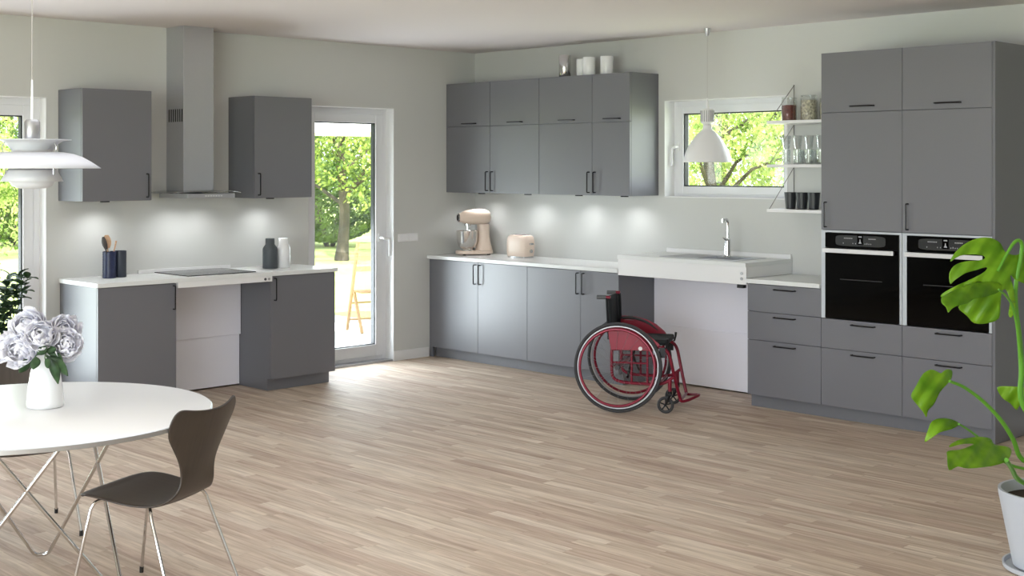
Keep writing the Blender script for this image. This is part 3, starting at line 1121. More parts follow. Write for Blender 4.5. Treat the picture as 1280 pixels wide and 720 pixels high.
# toaster
ang = R(-52)
c = thing('toaster', 'cream two-slice toaster on the pale worktop', 'toaster', (0.80, -0.20, ZW1), R(4))
rows = []
prof = [(0.0, 0.92), (0.02, 0.97), (0.05, 1.0), (0.10, 1.0), (0.14, 0.98), (0.165, 0.92), (0.180, 0.80), (0.186, 0.60), (0.187, 0.25)]
for z, s_ in prof:
    row = []
    for j in range(37):
        q = 2 * PI * j / 36
        row.append((0.116 * (0.25 + 0.75 * s_) * math.copysign(abs(math.cos(q)) ** 0.42, math.cos(q)), 0.080 * s_ * math.copysign(abs(math.sin(q)) ** 0.42, math.sin(q)), 0.012 + z))
    rows.append(row)
tm = MB().grid(rows)
n_ = len(tm.v)
tm.f.append(tuple(n_ - 37 + j for j in range(36)))
tm.f.append(tuple(range(36)))
tm.build('body', M['beige'], c)
tb = MB()
tb.prism([(0.110 * math.copysign(abs(math.cos(2 * PI * k / 32)) ** 0.5, math.cos(2 * PI * k / 32)), 0.075 * math.copysign(abs(math.sin(2 * PI * k / 32)) ** 0.5, math.sin(2 * PI * k / 32))) for k in range(32)], 2, 0.0, 0.014)
tb.build('base', M['chrome'], c)
for k in (-1, 1):
    B(-0.075, 0.075, k * 0.026 - 0.011, k * 0.026 + 0.011, 0.1985, 0.2005).build('bread_slot', M['blackplastic'], c, smooth=False)
B(0.115, 0.134, -0.02, 0.02, 0.115, 0.130).build('lever', M['chrome'], c, bevel=0.003)
MB().tube([(0.115, 0, 0.06), (0.127, 0, 0.06)], 0.016, 16).build('knob', M['chrome'], c)

# ------------------------------------------------------------------ wall shelves with glassware
SHX0, SHX1, SHD = 3.452, 4.044, 0.339
shz = (2.020, 1.706, 1.385)
c = thing('wall_shelf', 'white three-tier wall shelf with thin wire brackets beside the tall cabinets', 'wall shelf', (0, 0, 0))
for z in shz:
    B(SHX0, SHX1, -SHD, -0.004, z - 0.012, z + 0.010).build('shelf_board', M['white'], c, smooth=False, bevel=0.002)
for x in (3.463, 4.034):
    wr = MB()
    for zt, z in ((2.298, shz[0]), (shz[0] - 0.012, shz[1]), (shz[1] - 0.012, shz[2])):
        wr.tube([(x, -0.006, zt), (x, -SHD + 0.004, z - 0.004)], 0.0028, 6)
        wr.tube([(x, -0.006, zt), (x, -0.006, z - 0.01)], 0.0028, 6)
    wr.lathe([(0, 0.006), (0.007, 0), (0, -0.006)], (x, -0.006, 2.299), 8)
    wr.build('wire_bracket', M['spotwire'], c)


def storage_jar(x, y, z, r, h, fill, mfill, label):
    t_ = thing('storage_jar', label, 'jar', (x, y, z), group='glass storage jars on the top shelf')
    MB().lathe([(0, 0.0), (r - 0.003, 0.0), (r, 0.003), (r, h - 0.012), (r - 0.003, h - 0.006), (r - 0.003, h)], n=28).build('glass_body', M['glass'], t_)
    MB().lathe([(0, 0.003), (r - 0.004, 0.003), (r - 0.004, fill), (r * 0.5, fill + 0.004), (0, fill + 0.002)], n=28).build('contents', mfill, t_)
    MB().lathe([(0, h + 0.002), (r - 0.004, h + 0.002), (r - 0.001, h + 0.006), (r - 0.001, h + 0.012), (0, h + 0.013)], n=28).build('lid', M['glass'], t_)


storage_jar(3.538, -0.18, shz[0] + 0.011, 0.056, 0.155, 0.112, M['beans'], 'glass jar of reddish brown beans at the open end of the top shelf')
storage_jar(3.685, -0.15, shz[0] + 0.011, 0.061, 0.17, 0.145, M['grain'], 'tall glass jar of pale mottled seeds in the middle of the top shelf')
storage_jar(3.84, -0.15, shz[0] + 0.011, 0.058, 0.14, 0.12, M['grain'], 'shorter glass jar of pale seeds against the tall cabinet')

gi = 0
GZ = shz[1] + 0.0105
tumbler = None
up = None
places = [(3.56, -0.25), (3.655, -0.25), (3.75, -0.25), (3.845, -0.25), (3.94, -0.25), (3.60, -0.13), (3.71, -0.13), (3.82, -0.13), (3.93, -0.13)]
gl_lab = 'clear glass tumbler in the rows standing on the middle shelf'
for (x, y) in places:
    if tumbler is None:
        tumbler = MB().lathe([(0, 0.0), (0.026, 0.0), (0.028, 0.004), (0.032, 0.105), (0.0305, 0.105), (0.0265, 0.012), (0, 0.010)], n=20).build('glass_tumbler', M['glass'])
        o = tumbler
    else:
        o = tumbler.copy()
        COL.objects.link(o)
    o.location = (x, y, GZ)
    tag(o, gl_lab, 'glass', 'clear tumblers standing on the middle shelf')
gl_lab = 'clear flared glass stacked on top of a tumbler on the middle shelf'
for (x, y) in places[:5]:
    if up is None:
        up = MB().lathe([(0, 0.0), (0.020, 0.0), (0.022, 0.004), (0.036, 0.10), (0.0345, 0.10), (0.020, 0.008), (0, 0.006)], n=20).build('flared_glass', M['glass'])
        o = up
    else:
        o = up.copy()
        COL.objects.link(o)
    o.location = (x, y, GZ + 0.1055)
    tag(o, gl_lab, 'glass', 'flared glasses stacked on the tumblers')
mug = None
mug_x = (3.575, 3.672, 3.769)
mug_l = ('black cup at the open end of the bottom shelf', 'black cup in the middle of the row on the bottom shelf', 'black cup next to the small glass on the bottom shelf')
for x, lab in zip(mug_x, mug_l):
    if mug is None:
        mug = MB()
        pr = [(0, 0), (0.030, 0.0), (0.035, 0.004), (0.045, 0.118), (0.046, 0.12), (0.042, 0.12), (0.030, 0.01), (0, 0.008)]
        mug.lathe(pr, n=14)
        mug = mug.build('black_cup', mat('black_ceramic', rgb(42, 44, 48), 0.35), angle=15)
        o = mug
    else:
        o = mug.copy()
        COL.objects.link(o)
    o.location = (x, -0.22, shz[2] + 0.0105)
    tag(o, lab, 'cup', 'black cups on the bottom shelf')
o = tumbler.copy()
COL.objects.link(o)
o.location = (3.875, -0.22, shz[2] + 0.0105)
tag(o, 'single clear glass beside the black cups on the bottom shelf', 'glass')
del o['group']

# ------------------------------------------------------------------ pendant lamps
# tiered lamp over the table
LZ = 1.697
c = thing('tiered_pendant_lamp', 'white tiered pendant lamp hanging over the round table', 'pendant lamp', (3.815, -5.962, 0))


def shade(name, prof, m='lampgrey', n=64):
    return MB().lathe(prof, n=n).build(name, M[m], c, solid=0.002, angle=50)


def arc_prof(r0, z0, r1, z1, bulge, k=10):
    """profile from (r0,z0) to (r1,z1) bulging outward/upward"""
    out = []
    for i in range(k + 1):
        t_ = i / k
        out.append((r0 + (r1 - r0) * t_, z0 + (z1 - z0) * t_ + bulge * math.sin(PI * t_)))
    return out


shade('upper_shade', [(0.150, 1.806), (0.118, 1.803), (0.098, 1.790), (0.080, 1.768), (0.072, 1.752)])
shade('main_shade', [(0.085, 1.757), (0.12, 1.7555), (0.155, 1.749), (0.19, 1.737), (0.225, 1.717), (0.262, 1.692)])
shade('lower_shade', [(0.088, 1.690), (0.096, 1.680), (0.104, 1.665), (0.118, 1.640)])
shade('inner_cone', [(0.040, 1.80), (0.06, 1.74), (0.10, 1.695)])
shade('glass_bowl', [(0.088, 1.655), (0.086, 1.640), (0.075, 1.622), (0.05, 1.613), (0.0, 1.611)], 'lampgrey')
MB().lathe([(0, 1.888), (0.024, 1.886), (0.030, 1.876), (0.030, 1.812), (0.026, 1.80), (0.0, 1.80)], n=32).build('socket_housing', M['alu'], c)
MB().tube([(0, 0, 1.886), (0, 0, 2.045)], [0.0055, 0.004], 10).build('cord_grip', M['lampwhite'], c)
for k in range(3):
    q = R(25) + k * 2 * PI / 3
    sx, sy = math.cos(q), math.sin(q)
    MB().tube(smooth_path([(sx * 0.106, sy * 0.106, 1.798), (sx * 0.118, sy * 0.118, 1.775), (sx * 0.112, sy * 0.112, 1.75), (sx * 0.105, sy * 0.105, 1.70), (sx * 0.104, sy * 0.104, 1.668)], 5), 0.0022, 8).build('strut', M['chrome'], c)
MB().tube([(0, 0, 2.04), (0, 0, ZC - 0.02)], 0.0022, 8).build('cord', mat('pale_cord', rgb(170, 165, 162), 0.6), c)
MB().lathe([(0, ZC - 0.04), (0.05, ZC - 0.035), (0.055, ZC - 0.001), (0, ZC - 0.001)], n=24).build('ceiling_cap', M['lampwhite'], c)

# dome lamp in front of the window
c = thing('dome_pendant_lamp', 'white dome pendant lamp hanging in front of the kitchen window', 'pendant lamp', (2.857, -0.252, 0))
MB().lathe([(0.184, 1.734), (0.181, 1.742), (0.176, 1.766), (0.163, 1.808), (0.146, 1.845), (0.124, 1.882), (0.099, 1.918), (0.076, 1.946), (0.052, 1.966), (0.038, 1.978), (0.033, 1.995), (0.031, 2.02)], n=64).build('dome_shade', M['lampwhite'], c, solid=0.002)
MB().lathe([(0, 2.018), (0.030, 2.02), (0.046, 2.032), (0.049, 2.036), (0.049, 2.128), (0.046, 2.134), (0.02, 2.140), (0, 2.141)], n=32).build('socket_housing', M['lampwhite'], c)
rb = MB()
for k in range(18):
    q = 2 * PI * k / 18
    rb.tube([(0.050 * math.cos(q), 0.050 * math.sin(q), 2.04), (0.050 * math.cos(q), 0.050 * math.sin(q), 2.125)], 0.003, 6)
rb.build('cooling_ribs', M['alu'], c)
MB().tube([(0, 0, 2.14), (0, 0, 2.16), (0, 0, 2.22)], [0.012, 0.013, 0.007], 12).build('cord_grip', M['lampwhite'], c)
MB().tube([(0, 0, 2.22), (0, 0, ZC - 0.02)], 0.0010, 6).build('cord', bpy.data.materials['pale_cord'], c)
MB().lathe([(0, ZC - 0.058), (0.012, ZC - 0.056), (0.022, ZC - 0.02), (0.024, ZC - 0.001), (0, ZC - 0.001)], n=24).build('ceiling_cap', M['steel'], c)

# ------------------------------------------------------------------ dining table
TC = Vector((3.79, -5.98, 0))
c = thing('dining_table', 'round white dining table with crossing chrome rod legs', 'table', TC)
MB().lathe([(0, 0.700), (0.700, 0.700), (0.7265, 0.702), (0.7265, 0.718), (0.724, 0.720), (0, 0.720)], n=128).build('tabletop', M['tabletop'], c, angle=60)
MB().lathe([(0.7268, 0.699), (0.7305, 0.701), (0.7305, 0.717), (0.7268, 0.7195)], n=128, closed=True).build('edge_band', M['tableedge'], c)
ox, oy = -0.061, 0.06
for ph in (2.626, 0.529, -1.537):
    def rp(r_, a_, z):
        return Vector((ox + r_ * math.cos(a_), oy + r_ * math.sin(a_), z))
    ta, tb_ = rp(0.365, ph - 1.554, 0.692), rp(0.365, ph + 1.554, 0.692)
    fa, fb = rp(0.392, ph - 0.068, 0.012), rp(0.392, ph + 0.068, 0.012)
    e1, e2 = fa + (ta - fa).normalized() * 0.03, fb + (tb_ - fb).normalized() * 0.03
    pts = [ta, e1] + [e1.lerp(fa, 0.6), fa.lerp(fb, 0.18), fa.lerp(fb, 0.82), e2.lerp(fb, 0.6)] + [e2, tb_]
    MB().tube(pts, 0.008, 12).build('leg', M['chrome'], c)
for k in range(3):
    q = 2.626 - 2 * PI * k / 3 + PI / 3
    B(-0.09, 0.09, -0.03, 0.03, 0.690, 0.6995).build('mounting_plate', M['steel'], c, smooth=False, loc=(ox + 0.36 * math.cos(q), oy + 0.36 * math.sin(q), 0), rotz=q + PI / 2)

# ------------------------------------------------------------------ chairs


def make_chair(label, loc, rz):
    """moulded plywood shell on four chrome legs; local +x = forward"""
    t_ = thing('dining_chair', label, 'chair', loc, rz, 'dark moulded chairs at the round table')
    prof = [(0.245, 0.405, 0.145), (0.235, 0.417, 0.175), (0.21, 0.426, 0.198), (0.15, 0.430, 0.212), (0.08, 0.424, 0.218), (0.0, 0.412, 0.214), (-0.07, 0.404, 0.200), (-0.125, 0.405, 0.176),
            (-0.165, 0.420, 0.148), (-0.190, 0.450, 0.124), (-0.205, 0.492, 0.112), (-0.217, 0.54, 0.118), (-0.230, 0.585, 0.142), (-0.243, 0.63, 0.176), (-0.256, 0.675, 0.208), (-0.268, 0.715, 0.222), (-0.278, 0.745, 0.218), (-0.284, 0.765, 0.205)]
    P = smooth_path([Vector(p) for p in prof], 3)
    rows = []
    nP = len(P)
    NS = 20
    for i, p in enumerate(P):
        v = i / (nP - 1)
        row = []
        for j in range(NS + 1):
            s_ = -1 + 2 * j / NS
            y = s_ * p.z
            x, z = p.x, p.y
            bk = max(0, min(1, (z - 0.47) / 0.2)) if p.x < -0.15 else 0
            x += bk * 0.045 * s_ * s_                 # back wraps forward
            z2 = z
            if bk == 0 and p.x > -0.15:
                z2 += -0.010 * (1 - s_ * s_) * (1 if p.x < 0.18 else 0.3)   # dished seat
            if p.x > 0.19:
                x += -0.02 * s_ ** 4
            top = max(0, (v - 0.78) / 0.22) if p.x < -0.15 else 0
            z2 += top * (0.030 * s_ * s_ - 0.004) - 0.026 * top * max(0, abs(s_) - 0.88) / 0.12
            row.append((x, y, z2))
        rows.append(row)
    MB().grid(rows).build('seat_shell', M['chairwood'], t_, solid=0.010, sub=1, angle=80)
    for sx in (1, -1):
        for sy in (1, -1):
            top_x, ty = (0.125 if sx > 0 else -0.085), 0.145
            fx, fy = (0.225 if sx > 0 else -0.245), 0.225
            zt = 0.402 if sx > 0 else 0.390
            a0 = Vector((0.03 * sx, 0.05 * sy, zt))
            a1 = Vector((top_x, ty * sy, zt))
            a2 = Vector((top_x + 0.022 * sx, (ty + 0.028) * sy, zt - 0.006))
            a3 = Vector((top_x + 0.034 * sx, (ty + 0.04) * sy, zt - 0.03))
            a4 = Vector((fx, fy * sy, 0.018))
            lg = MB().tube(smooth_path([a0, a1, a2, a3], 4) + [a3.lerp(a4, 0.5), a4], 0.0068, 10).build('leg', M['chrome'], t_)
            MB().tube([a4 + Vector((0, 0, 0.008)), Vector((fx + 0.001 * sx, fy * sy, 0.001))], 0.0085, 10).build('foot_cap', M['blackplastic'], lg)
    MB().lathe([(0, 0.385), (0.075, 0.385), (0.08, 0.388), (0.08, 0.396), (0, 0.398)], n=28).build('hub_cover', M['chrome'], t_)
    return t_


make_chair('dark brown moulded chair with hourglass back at the right edge of the round table', (4.19, -5.633, 0), R(205))
make_chair('dark brown moulded chair mostly hidden under the far side of the round table', (2.935, -5.625, 0), R(-12))

# ------------------------------------------------------------------ vase with white blooms
VP = Vector((3.745, -5.875, 0.7205))
o = MB().lathe([(0, 0), (0.066, 0), (0.073, 0.004), (0.074, 0.02), (0.069, 0.07), (0.060, 0.13), (0.052, 0.165), (0.047, 0.19), (0.047, 0.212), (0.049, 0.218), (0.046, 0.218), (0.044, 0.19), (0.056, 0.12), (0.066, 0.05), (0.06, 0.012), (0, 0.01)], n=48).build('vase', M['ceramic'], loc=VP, angle=60)
tag(o, 'white ceramic vase of white blooms on the round table', 'vase')
rnd = random.Random(7)


def bloom_mb(R0, seed):
    r_ = random.Random(seed)
    mb = MB()
    # layered cupped petals
    for ring, (n_, tilt, sc) in enumerate(((3, 12, 0.50), (5, 26, 0.68), (6, 44, 0.86), (7, 64, 1.0), (8, 86, 1.04), (7, 108, 0.96))):
        for k in range(n_):
            az = 2 * PI * (k + 0.5 * (ring % 2)) / n_ + r_.uniform(-0.25, 0.25)
            tl = R(tilt + r_.uniform(-20, 20))
            L_ = R0 * sc * r_.uniform(0.8, 1.15)
            Wd = L_ * r_.uniform(0.42, 0.68)
            rows = []
            for i in range(7):
                v = i / 6
                hw = Wd * math.sin(PI * (0.10 + 0.76 * v)) ** 0.8
                row = []
                for j in range(7):
                    u = -1 + j / 3
                    y = u * hw
                    # local: petal rises along z and curls
                    cup = 0.30 * L_ * (u * u) * (0.4 + 0.6 * v)
                    bend = 0.34 * L_ * math.sin(PI * v) - 0.10 * L_ * v * v + r_.uniform(-1, 1) * 0.035 * L_ + 0.09 * L_ * math.sin(5 * u + k * 1.7) * v
                    row.append(Vector((bend - cup, y, L_ * v * (1 - 0.06 * u * u))))
                rows.append(row)
            Mx = Matrix.Rotation(az, 4, 'Z') @ Matrix.Rotation(tl, 4, 'Y')
            st = len(mb.v)
            mb.grid([[tuple(Mx @ p) for p in row] for row in rows])
    return mb


def leaf_mb(mb, base, tip, wd, droop=0.15, n=7, up=(0, 0, 1)):
    b, t_ = Vector(base), Vector(tip)
    d_ = t_ - b
    side = d_.cross(Vector(up))
    if side.length < 1e-5:
        side = Vector((1, 0, 0))
    side.normalize()
    nrm = side.cross(d_).normalized()
    rows = []
    for i in range(n + 1):
        v = i / n
        hw = wd * math.sin(PI * min(0.995, max(0.02, v ** 0.85))) ** 0.8
        c_ = b + d_ * v + nrm * (droop * d_.length * math.sin(PI * v))
        rows.append([tuple(c_ + side * hw * u + nrm * (0.22 * wd * u * u)) for u in (-1, -0.5, 0, 0.5, 1)])
    mb.grid(rows)


def at(u, v, w_):
    """world point seen at photo pixel (u,v) at depth w_ along the camera axis"""
    fw = Vector((-math.cos(YAW), math.sin(YAW), 0))
    rt = Vector((math.sin(YAW), math.cos(YAW), 0))
    return CAMPOS + (fw + rt * ((u - 640) / FPX) + Vector((0, 0, 1)) * ((HORIZON - v) / FPX)) * w_


blooms = [((30, 405), 5.22, 0.072, 'full white bloom at the upper left of the bouquet, over the window frame'),
          ((50, 417), 5.14, 0.066, 'full white bloom in the middle front of the bouquet above the vase mouth'),
          ((21, 436), 5.16, 0.070, 'full white bloom low on the left of the vase mouth'),
          ((2, 434), 5.26, 0.064, 'white bloom cut by the left edge of the photo'),
          ((80, 409), 5.24, 0.070, 'full white bloom at the upper right of the bouquet'),
          ((84, 429), 5.20, 0.060, 'loose drooping white bloom low on the right of the bouquet')]
vt = VP + Vector((0, 0, 0.215))
fwv = Vector((-math.cos(YAW), math.sin(YAW), 0))
for k, ((u, v), w_, r_, lab) in enumerate(blooms):
    p = at(u, v, w_)
    t_ = thing('white_bloom', lab, 'flower', p, 0, 'white blooms in the vase')
    out = (p - vt)
    ax = (out.normalized() + Vector((0, 0, 0.25)) - fwv * 0.75).normalized()
    mb = bloom_mb(r_, 11 + k)
    q = ax.to_track_quat('Z', 'Y').to_matrix().to_4x4()
    mb.xf(Matrix.Translation(-ax * r_ * 0.45) @ q)
    mb.build('petals', M['petal'], t_, solid=0.0012, angle=80)
    inside = VP + Vector((0.01 * math.cos(k * 2.1), 0.01 * math.sin(k * 2.1), 0.05))
    mouth = vt + Vector((0.02 * math.cos(k * 2.1 + 1), 0.02 * math.sin(k * 2.1 + 1), 0))
    pp = [inside - p, mouth - p, (mouth - p).lerp(-ax * r_ * 0.6, 0.6) + Vector((0, 0, 0.006)), -ax * r_ * 0.45]
    MB().tube(smooth_path(pp, 4), 0.0028, 7).build('stem', M['greenstem'], t_)
    lm = MB()
    for (bu, bv, bw), (tu, tv, tw), wd in ([((48, 440), (42, 462, ), 0.016)] if False else []):
        pass
# foliage of the bouquet: each leaf spray hangs from the mouth of the vase
sprays = [[((44, 445, 5.13), (41, 461, 5.09), 0.022), ((46, 444, 5.15), (58, 434, 5.12), 0.018)],
          [((58, 446, 5.16), (84, 470, 5.12), 0.024), ((58, 444, 5.16), (72, 480, 5.11), 0.022), ((60, 442, 5.18), (78, 452, 5.15), 0.018)],
          [((56, 448, 5.12), (60, 460, 5.09), 0.016), ((56, 440, 5.15), (70, 436, 5.14), 0.016)],
          [((36, 446, 5.2), (16, 458, 5.18), 0.022), ((36, 448, 5.18), (24, 466, 5.15), 0.020)]]
slab = ['dark green leaf spray hanging over the front of the vase mouth', 'largest dark green leaf spray drooping down the right side of the vase', 'small dark green leaf spray at the right of the vase mouth', 'dark green leaf spray hanging left below the blooms']
for sp_, lab in zip(sprays, slab):
    t_ = thing('leaf_spray', lab, 'leaves', vt, 0, 'green leaf sprays in the vase')
    for (b0, b1, wd) in sp_:
        lm = MB()
        pb, pt_ = at(*b0) - vt, at(*b1) - vt
        leaf_mb(lm, pb, pt_, wd, 0.12, up=tuple(fwv + Vector((0, 0, 0.2))))
        lm.build('leaf', M['darkleaf'], t_, solid=0.0008)
    pb = at(*sp_[0][0]) - vt
    MB().tube(smooth_path([Vector((0, 0, -0.12)), Vector((0, 0, 0.0)), Vector((0, 0, 0.01)).lerp(pb, 0.5), pb], 4), 0.0022, 6).build('stem', M['greenstem'], t_)

# ------------------------------------------------------------------ leafy plant in a dark pot by the terrace door
PP = Vector((0.50, -4.70, 0))
c = thing('potted_plant', 'bushy round-leaved plant in a charcoal pot by the terrace door', 'plant', PP)
MB().lathe([(0, 0), (0.15, 0), (0.155, 0.01), (0.20, 0.40), (0.205, 0.405), (0.205, 0.43), (0.19, 0.43), (0.185, 0.39), (0.14, 0.02), (0, 0.02)], n=48).build('pot', M['potdark'], c)
MB().lathe([(0, 0.395), (0.184, 0.39), (0.18, 0.38), (0, 0.38)], n=32).build('soil', M['soil'], c)
rnd = random.Random(3)
lm = MB()
for k in range(16):
    q = 2 * PI * k / 16 + rnd.uniform(-0.2, 0.2)
    h = rnd.uniform(0.75, 1.04)
    rr = rnd.uniform(0.08, 0.36)
    b0 = Vector((0.05 * math.cos(q), 0.05 * math.sin(q), 0.39))
    tp = Vector((rr * math.cos(q), rr * math.sin(q), h))
    path = smooth_path([b0, b0.lerp(tp, 0.5) + Vector((0, 0, 0.06)), tp], 5)
    MB().tube(path, [0.005 - 0.0003 * i for i in range(len(path))], 6).build('stem', M['greenstem'], c)
    for i in range(2, len(path)):
        for s_ in range(3):
            a2 = rnd.uniform(0, 2 * PI)
            L_ = rnd.uniform(0.06, 0.09)
            t2 = path[i] + Vector((math.cos(a2) * L_, math.sin(a2) * L_, rnd.uniform(-0.02, 0.05)))
            leaf_mb(lm, path[i], t2, rnd.uniform(0.022, 0.032), 0.1, 5)
lm.build('foliage', M['darkleaf'], c, solid=0.001)

# ------------------------------------------------------------------ monstera
MP = Vector((6.56, -2.775, 0))
c = thing('monstera_plant', 'large monstera plant with split leaves in a pale pot', 'plant', MP)
MB().lathe([(0, 0.0), (0.155, 0.0), (0.165, 0.006), (0.222, 0.300), (0.224, 0.325), (0.212, 0.325), (0.205, 0.29), (0.15, 0.02), (0, 0.02)], n=64).build('pot', M['potwhite'], c, loc=(0, 0, 0.012))
MB().lathe([(0, 0.001), (0.19, 0.001), (0.205, 0.008), (0.208, 0.026), (0.200, 0.026), (0.196, 0.010), (0, 0.0095)], n=48).build('saucer', M['potwhite'], c)
MB().lathe([(0, 0.298), (0.213, 0.293), (0.206, 0.27), (0, 0.27)], n=40).build('soil', M['soil'], c)


def flat_leaf(name, outline, scale, org, w0, du=0.0, dv=0.0, curve=0.0, cen=None, rib=None):
    """outline in photo pixels -> curved blade; w0 depth at the blade centre,
    du/dv depth slope per pixel, curve = how far the margin falls back"""
    P = [(org[0] + x / scale, org[1] + y / scale) for x, y in outline]
    cx_ = sum(p[0] for p in P) / len(P)
    cy_ = sum(p[1] for p in P) / len(P)
    if cen:
        cx_, cy_ = org[0] + cen[0] / scale, org[1] + cen[1] / scale
    # refine outline
    Q = []
    for i in range(len(P)):
        a, b = Vector(P[i - 1]), Vector(P[i])
        a0, b1 = Vector(P[i - 2]), Vector(P[(i + 1) % len(P)])
        for k in range(3):
            t_ = k / 3
            Q.append(0.5 * ((2 * a) + (b - a0) * t_ + (2 * a0 - 5 * a + 4 * b - b1) * t_ * t_ + (3 * a - a0 - 3 * b + b1) * t_ ** 3))
    Q = [q.lerp(q, 0) for q in Q]
    us = [q.x for q in Q]
    vs = [q.y for q in Q]
    pts = list(Q)
    st = 3.5
    y = min(vs) + st / 2
    while y < max(vs):
        x = min(us) + st / 2
        while x < max(us):
            pts.append(Vector((x, y)))
            x += st
        y += st
    n = len(Q)
    res = delaunay_2d_cdt([Vector((p.x, p.y)) for p in pts], [], [list(range(n))], 1, 1e-4)
    mb = MB()
    R_ = max(max(us) - min(us), max(vs) - min(vs)) / 2
    for p in res[0]:
        dx, dy = p.x - cx_, p.y - cy_
        d_ = (dx * dx + dy * dy) / (R_ * R_)
        w_ = w0 + du * dx + dv * dy + curve * d_ + 0.006 * math.sin(p.x * 0.32 + p.y * 0.21)
        mb.v.append(tuple(at(p.x, p.y, w_) - MP))
    mb.f = [tuple(f) for f in res[2]]
    return mb.build(name, M['monstera'], c, solid=0.0016, angle=180)


ZA = (5.536, (1140, 290))
ZB_ = (4.0, (1100, 440))
leafA = [(265, 205), (300, 140), (370, 80), (450, 45), (540, 40), (610, 75), (645, 135), (720, 160), (790, 130), (860, 170), (900, 250), (880, 340), (820, 370), (760, 350), (715, 330), (680, 300), (705, 400), (715, 520), (690, 590), (668, 570), (678, 480), (650, 400), (620, 420),
         (612, 520), (600, 600), (520, 632), (430, 630), (380, 580), (320, 520), (400, 470), (470, 385), (490, 350), (450, 345), (340, 390), (215, 450), (208, 428), (300, 375), (400, 330), (480, 290), (517, 260), (510, 243), (440, 265), (370, 285), (300, 330), (265, 358), (258, 290), (290, 235), (360, 205), (460, 197), (503, 183), (490, 163), (420, 155), (330, 165)]
flat_leaf('leaf', leafA, *ZA, 5.42, du=0.0008, dv=-0.0006, curve=0.05, cen=(595, 270))
leafB = [(205, 455), (240, 430), (330, 385), (430, 352), (520, 345), (590, 350), (618, 365), (620, 395), (590, 420), (500, 450), (430, 462), (380, 495), (310, 512), (275, 532), (250, 557), (235, 520), (205, 490)]
flat_leaf('leaf', leafB, *ZA, 5.27, du=0.0012, dv=-0.004, curve=0.03)
leafC = [(155, 220), (180, 170), (215, 110), (255, 88), (290, 100), (305, 106), (330, 88), (358, 92), (360, 120), (345, 150), (300, 200), (270, 260), (240, 292), (232, 327), (215, 300), (180, 258)]
flat_leaf('leaf', leafC, *ZB_, 5.18, du=0.0015, dv=-0.001, curve=0.03)
leafD = [(223, 449), (240, 390), (262, 345), (310, 331), (360, 338), (397, 360), (360, 385), (300, 402), (262, 427)]
flat_leaf('leaf', leafD, *ZB_, 5.12, du=0.001, dv=-0.002, curve=0.03)
leafE = [(335, 520), (340, 495), (400, 488), (460, 466), (462, 458), (400, 462), (350, 476), (352, 462), (400, 438), (480, 425), (550, 432), (572, 462), (640, 475), (657, 500), (632, 546), (560, 570), (440, 582), (390, 572), (345, 590)]
flat_leaf('leaf', leafE, *ZB_, 5.05, du=0.002, dv=-0.004, curve=0.02)
leafF = [(586, 177), (640, 171), (705, 176), (740, 190), (742, 240), (700, 266), (683, 290), (650, 256), (610, 228)]
flat_leaf('leaf', leafF, *ZB_, 5.72, du=-0.001, dv=0.001, curve=0.02)


def stem(pts, sc, org, w0, w1, r0, r1, root=True, tail=None):
    n = len(pts)
    P = [at(org[0] + x / sc, org[1] + y / sc, w0 + (w1 - w0) * i / (n - 1)) - MP for i, (x, y) in enumerate(pts)]
    if tail:
        P += [Vector(t_) for t_ in tail]
    P = smooth_path(P, 5)
    rr = [r0 + (r1 - r0) * i / (len(P) - 1) for i in range(len(P))]
    return MB().tube(P, rr, 10).build('stem', M['monstem'], c)


stem([(595, 270), (625, 210), (660, 145), (700, 82), (735, 58), (760, 85), (752, 180), (728, 300), (716, 420), (722, 560), (742, 720), (758, 950), (768, 1200)], *ZA, 5.38, 5.50, 0.0055, 0.013, tail=[(0.0, 0.0, 0.50), (0.0, 0.0, 0.28)])
stem([(600, 398), (650, 440), (690, 500), (716, 590), (735, 700), (752, 900)], *ZA, 5.28, 5.49, 0.004, 0.008)
stem([(348, 146), (420, 176), (510, 242), (600, 335), (665, 435), (715, 540)], *ZB_, 5.20, 5.42, 0.006, 0.012, tail=[(0.0, -0.02, 0.43), (0.01, -0.01, 0.28)])
stem([(394, 360), (440, 388), (490, 425), (560, 480), (640, 560)], *ZB_, 5.13, 5.35, 0.004, 0.007, tail=[(0.0, -0.05, 0.40), (0.0, -0.03, 0.28)])
stem([(632, 540), (662, 590), (695, 640)], *ZB_, 5.08, 5.30, 0.009, 0.011, tail=[(-0.03, -0.05, 0.33), (-0.02, -0.03, 0.28)])
stem([(705, 190), (740, 300), (760, 420)], *ZB_, 5.70, 5.6, 0.004, 0.008, tail=[(0.04, 0.03, 0.5), (0.02, 0.02, 0.28)])
# pale ribs on the big leaf
rb = MB()
for (x0, y0, x1, y1) in ((595, 270, 300, 150), (595, 270, 290, 300), (595, 270, 330, 375), (595, 270, 450, 85), (595, 270, 560, 345), (595, 270, 700, 360), (595, 270, 760, 230)):
    pass

# ------------------------------------------------------------------ wheelchair
nw, fw_ = Vector((2.94, -1.428)), Vector((2.736, -0.976))
mid = (nw + fw_) / 2
WROT = math.atan2(0.503, 0.864)
c = thing('wheelchair', 'dark red wheelchair with black low back, parked before the base cabinets', 'wheelchair', (mid.x, mid.y, 0), WROT)
# local: +x forward, +y far side (away from camera)


